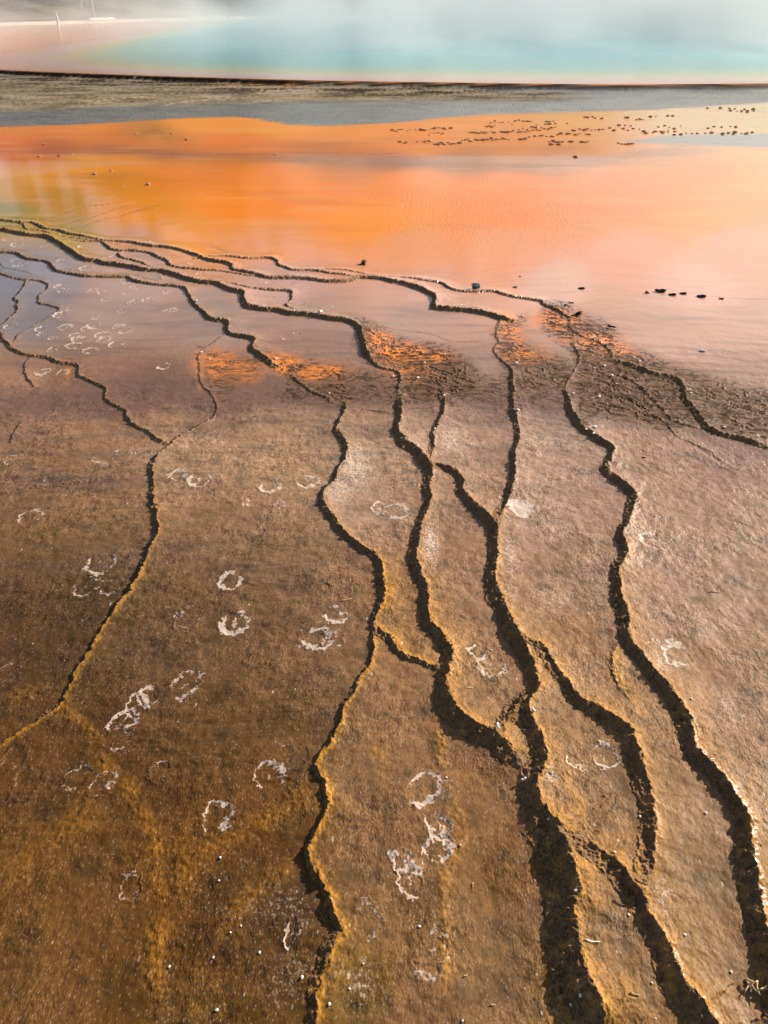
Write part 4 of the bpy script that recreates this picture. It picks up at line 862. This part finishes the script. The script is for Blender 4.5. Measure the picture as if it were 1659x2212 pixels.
for f, u, v in pebs:
    px, py = toP(f, u, v)
    r = rng.uniform(.0028, .0058) if f in (7, 8, 12, 13, 9) else rng.uniform(.008, .014)
    put('pebble', peb_m[int(rng.integers(3))], px, py, r, wherelab[f], 'pebble', wherelab[f].replace('small ', '').replace('pebble', 'pebbles'), 1.2)
# chips and sticks
def stick(name, f, a, c, rad, label, cat, mat=MW, lift=.006, group=None, seed=1, bend=.06):
    p = ground(*toP(f, *a), .01); q_ = ground(*toP(f, *c), .01)
    z1 = interp_z(*p)+lift; z2 = interp_z(*q_)+lift
    o = log_obj(name, (p[0], p[1], z1), (q_[0], q_[1], z2), rad, seed, mat, 5, 6, bend)
    return tag(o, label, cat, group)
stick('wood_chip', 6, (1122,568), (1136,606), .006, 'bright white chip standing on the rim where two dark rims meet', 'chip', MPEB, .012)
stick('wood_chip', 6, (1280,895), (1306,884), .006, 'bluish white chip lying in the shaded wall of the widest rim', 'chip', MPEB, .008)
stick('wood_chip', 6, (1340,478), (1362,492), .007, 'white chip on the rim beside the small ochre island', 'chip', MPEB, .010)
stick('wood_chip', 2, (945,676), (968,650), .012, 'white stick leaning on the thick black rim above the orange crust', 'chip', MPEB, .012)
stick('twig', 7, (735,806), (815,802), .0022, 'straight white twig on the mat between the two arms of the widest rim', 'twig', MPEB, .003)
stick('twig', 7, (965,1055), (1015,1065), .0022, 'thin pale twig lying near the bottom between the arms', 'twig', MSTRAW, .003)
stick('twig', 7, (276,1090), (300,1088), .0018, 'short pale twig low on the brown mat left of the widest rim', 'twig', MSTRAW, .003)
stick('twig', 7, (140,948), (160,940), .0018, 'short straw left of the widest rim, upper of two', 'twig', MSTRAW, .003)
stick('twig', 7, (186,480), (186,508), .0018, 'upright-looking short straw on the brown mat beside the shaded foot of the widest rim', 'twig', MSTRAW, .003)
stick('twig', 4, (1105,480), (1155,488), .009, 'white stick lying alone on the pale water at the right', 'stick', MPEB, .006)
stick('twig', 4, (350,290), (425,300), .011, 'dark twig lying on the edge of the orange crust', 'twig', MDARK, .012)
stick('twig', 4, (0,138), (35,106), .010, 'dark twig rising from the orange crust, lower stroke', 'twig', MDARK, .02)
stick('twig', 4, (30,106), (78,110), .010, 'dark twig lying level on the orange crust, upper stroke', 'twig', MDARK, .02)
stick('twig', 4, (640,1350), (668,1355), .008, 'pale chip on the brown flat below the wide crust', 'chip', MSTRAW, .003)
stick('twig', 13, (1070,700), (1130,718), .004, 'dark twig bridging the rim under the broken lumps', 'twig', MDARK, .016)
stick('twig', 8, (1410,665), (1455,667), .0025, 'thin straw on the flat right of the glinting rim', 'twig', MSTRAW, .003)
stick('twig', 8, (350,1095), (385,1090), .0022, 'thin straw beside the twin hoofprint', 'twig', MSTRAW, .003)
stick('twig', 9, (1475,705), (1520,695), .0025, 'thin straw on the flat left of the yellow-crested rim', 'twig', MSTRAW, .003)
stick('twig', 9, (1415,625), (1440,640), .0025, 'short straw above the hoofprints left of the yellow-crested rim', 'twig', MSTRAW, .003)
tw = bpy.data.objects.new('dead_plant', None); C.objects.link(tw)
bx, by = ground(*toP(7, 1590, 1010), .01); bz = interp_z(bx, by)+.006; tw.location = (bx, by, bz)
tag(tw, 'dry straw-coloured plant scrap lying near the bottom right corner', 'dead plant')
for k, (a, c) in enumerate([((1550,965),(1580,1020)),((1560,1010),(1659,1020)),((1575,1000),(1610,1050)),((1590,990),(1540,1045)),((1600,985),(1615,1060)),((1545,975),(1600,1000)),((1610,1030),(1650,1008))]):
    p = ground(*toP(7, *a), .01); q_ = ground(*toP(7, *c), .01)
    o = log_obj('stalk', (0, 0, 0), (q_[0]-p[0], q_[1]-p[1], .003*(k % 3)), .0035, 60+k, MSTRAW, 5, 6, .1); o.parent = tw; o.location = (p[0]-bx, p[1]-by, .002*k)

# ------------------------------------------------------------------ steam over the pool
def steam_mat(dens, scale):
    m, t, o = nt('steam'); b = NB(t)
    pos = b.n('ShaderNodeNewGeometry').outputs['Position']
    sep = b.n('ShaderNodeSeparateXYZ'); b.l(pos, sep.inputs[0])
    x, y_, z = sep.outputs
    v = b.n('ShaderNodeVectorMath', operation='MULTIPLY'); b.l(pos, v.inputs[0]); v.inputs[1].default_value = (1, .22, .6)
    n = b.noise(b.mapping(v.outputs[0], (1, 1, 1), (0, .5, 0)), scale, 4, .6)
    p = b.math('ADD', .06, b.math('MULTIPLY', b.ramp(n, .43, .66), .94))
    # thicker towards the right and the middle of the pool
    gx = b.ramp(x, -22, 34)
    gx = b.math('ADD', b.math('MULTIPLY', gx, .98), .055)
    gy = b.math('MULTIPLY', b.ramp(y_, 26, 52), b.ramp(b.math('SUBTRACT', y_, b.math('MULTIPLY', x, 2.)), 172, 158))
    hz = b.math('POWER', 2.718, b.math('DIVIDE', z, b.math('SUBTRACT', -2.5, b.math('MULTIPLY', gx, 9.))))
    d = b.math('MULTIPLY', b.math('MULTIPLY', b.math('MULTIPLY', p, gx), gy), b.math('MULTIPLY', hz, dens))
    d = b.math('ADD', d, b.math('MULTIPLY', b.math('MULTIPLY', gy, b.math('POWER', 2.718, b.math('DIVIDE', z, -1.6))), b.math('MULTIPLY', b.math('ADD', n, -.36), b.math('ADD', .15, b.math('MULTIPLY', gx, .70)))))
    vp = b.n('ShaderNodeVolumeScatter'); vp.inputs['Color'].default_value = (.93, .965, 1., 1); vp.inputs['Anisotropy'].default_value = .2
    b.l(d, vp.inputs['Density']); b.l(vp.outputs[0], o.inputs['Volume'])
    return m
def box(name, x0, x1, y0, y1, z0, z1, mat):
    v = [(x0,y0,z0),(x1,y0,z0),(x1,y1,z0),(x0,y1,z0),(x0,y0,z1),(x1,y0,z1),(x1,y1,z1),(x0,y1,z1)]
    return mesh_obj(name, v, [(3,2,1,0),(4,5,6,7),(0,1,5,4),(1,2,6,5),(2,3,7,6),(3,0,4,7)], mat)
st_o = box('steam', -75, 110, 26, 185, SILLH+.03, 26, steam_mat(.21, .15)); tag(st_o, 'white steam drifting over the turquoise pool', 'steam', kind='stuff')

# ------------------------------------------------------------------ sun, sky, camera
SUN_EL = math.radians(24); AZ = math.radians(58)            # azimuth measured clockwise from straight ahead (+Y)
sd = Vector((math.sin(AZ)*math.cos(SUN_EL), math.cos(AZ)*math.cos(SUN_EL), math.sin(SUN_EL)))
L = bpy.data.lights.new('sun', 'SUN'); L.energy = 5.0; L.angle = math.radians(.5); L.color = (1., .89, .74)
lo = bpy.data.objects.new('sun', L); C.objects.link(lo); lo.rotation_euler = sd.to_track_quat('Z', 'Y').to_euler()
W = bpy.data.worlds.new('World'); S.world = W; W.use_nodes = True
t = W.node_tree; bg = t.nodes['Background']; sk = t.nodes.new('ShaderNodeTexSky'); sk.sky_type = 'NISHITA'; sk.sun_disc = False
sk.sun_elevation = SUN_EL; sk.sun_rotation = AZ; sk.dust_density = 2.0; sk.air_density = 1.0
t.links.new(sk.outputs[0], bg.inputs[0]); bg.inputs[1].default_value = .075
cam = bpy.data.cameras.new('camera'); co = bpy.data.objects.new('camera', cam); C.objects.link(co)
co.location = (0, 0, HC); co.rotation_euler = (math.pi/2-PITCH, 0, 0)
cam.sensor_fit = 'VERTICAL'; cam.sensor_height = 24; cam.lens = 24*FOC/2212; cam.clip_start = .05; cam.clip_end = 3000
S.camera = co
S.view_settings.view_transform = 'Standard'; S.view_settings.look = 'None'; S.view_settings.exposure = .86; S.view_settings.gamma = 1
S.cycles.volume_bounces = 3; S.cycles.max_bounces = 6; S.cycles.diffuse_bounces = 2; S.cycles.glossy_bounces = 3
S.cycles.volume_step_rate = 1.0; S.cycles.volume_max_steps = 96
S.cycles.use_denoising = True
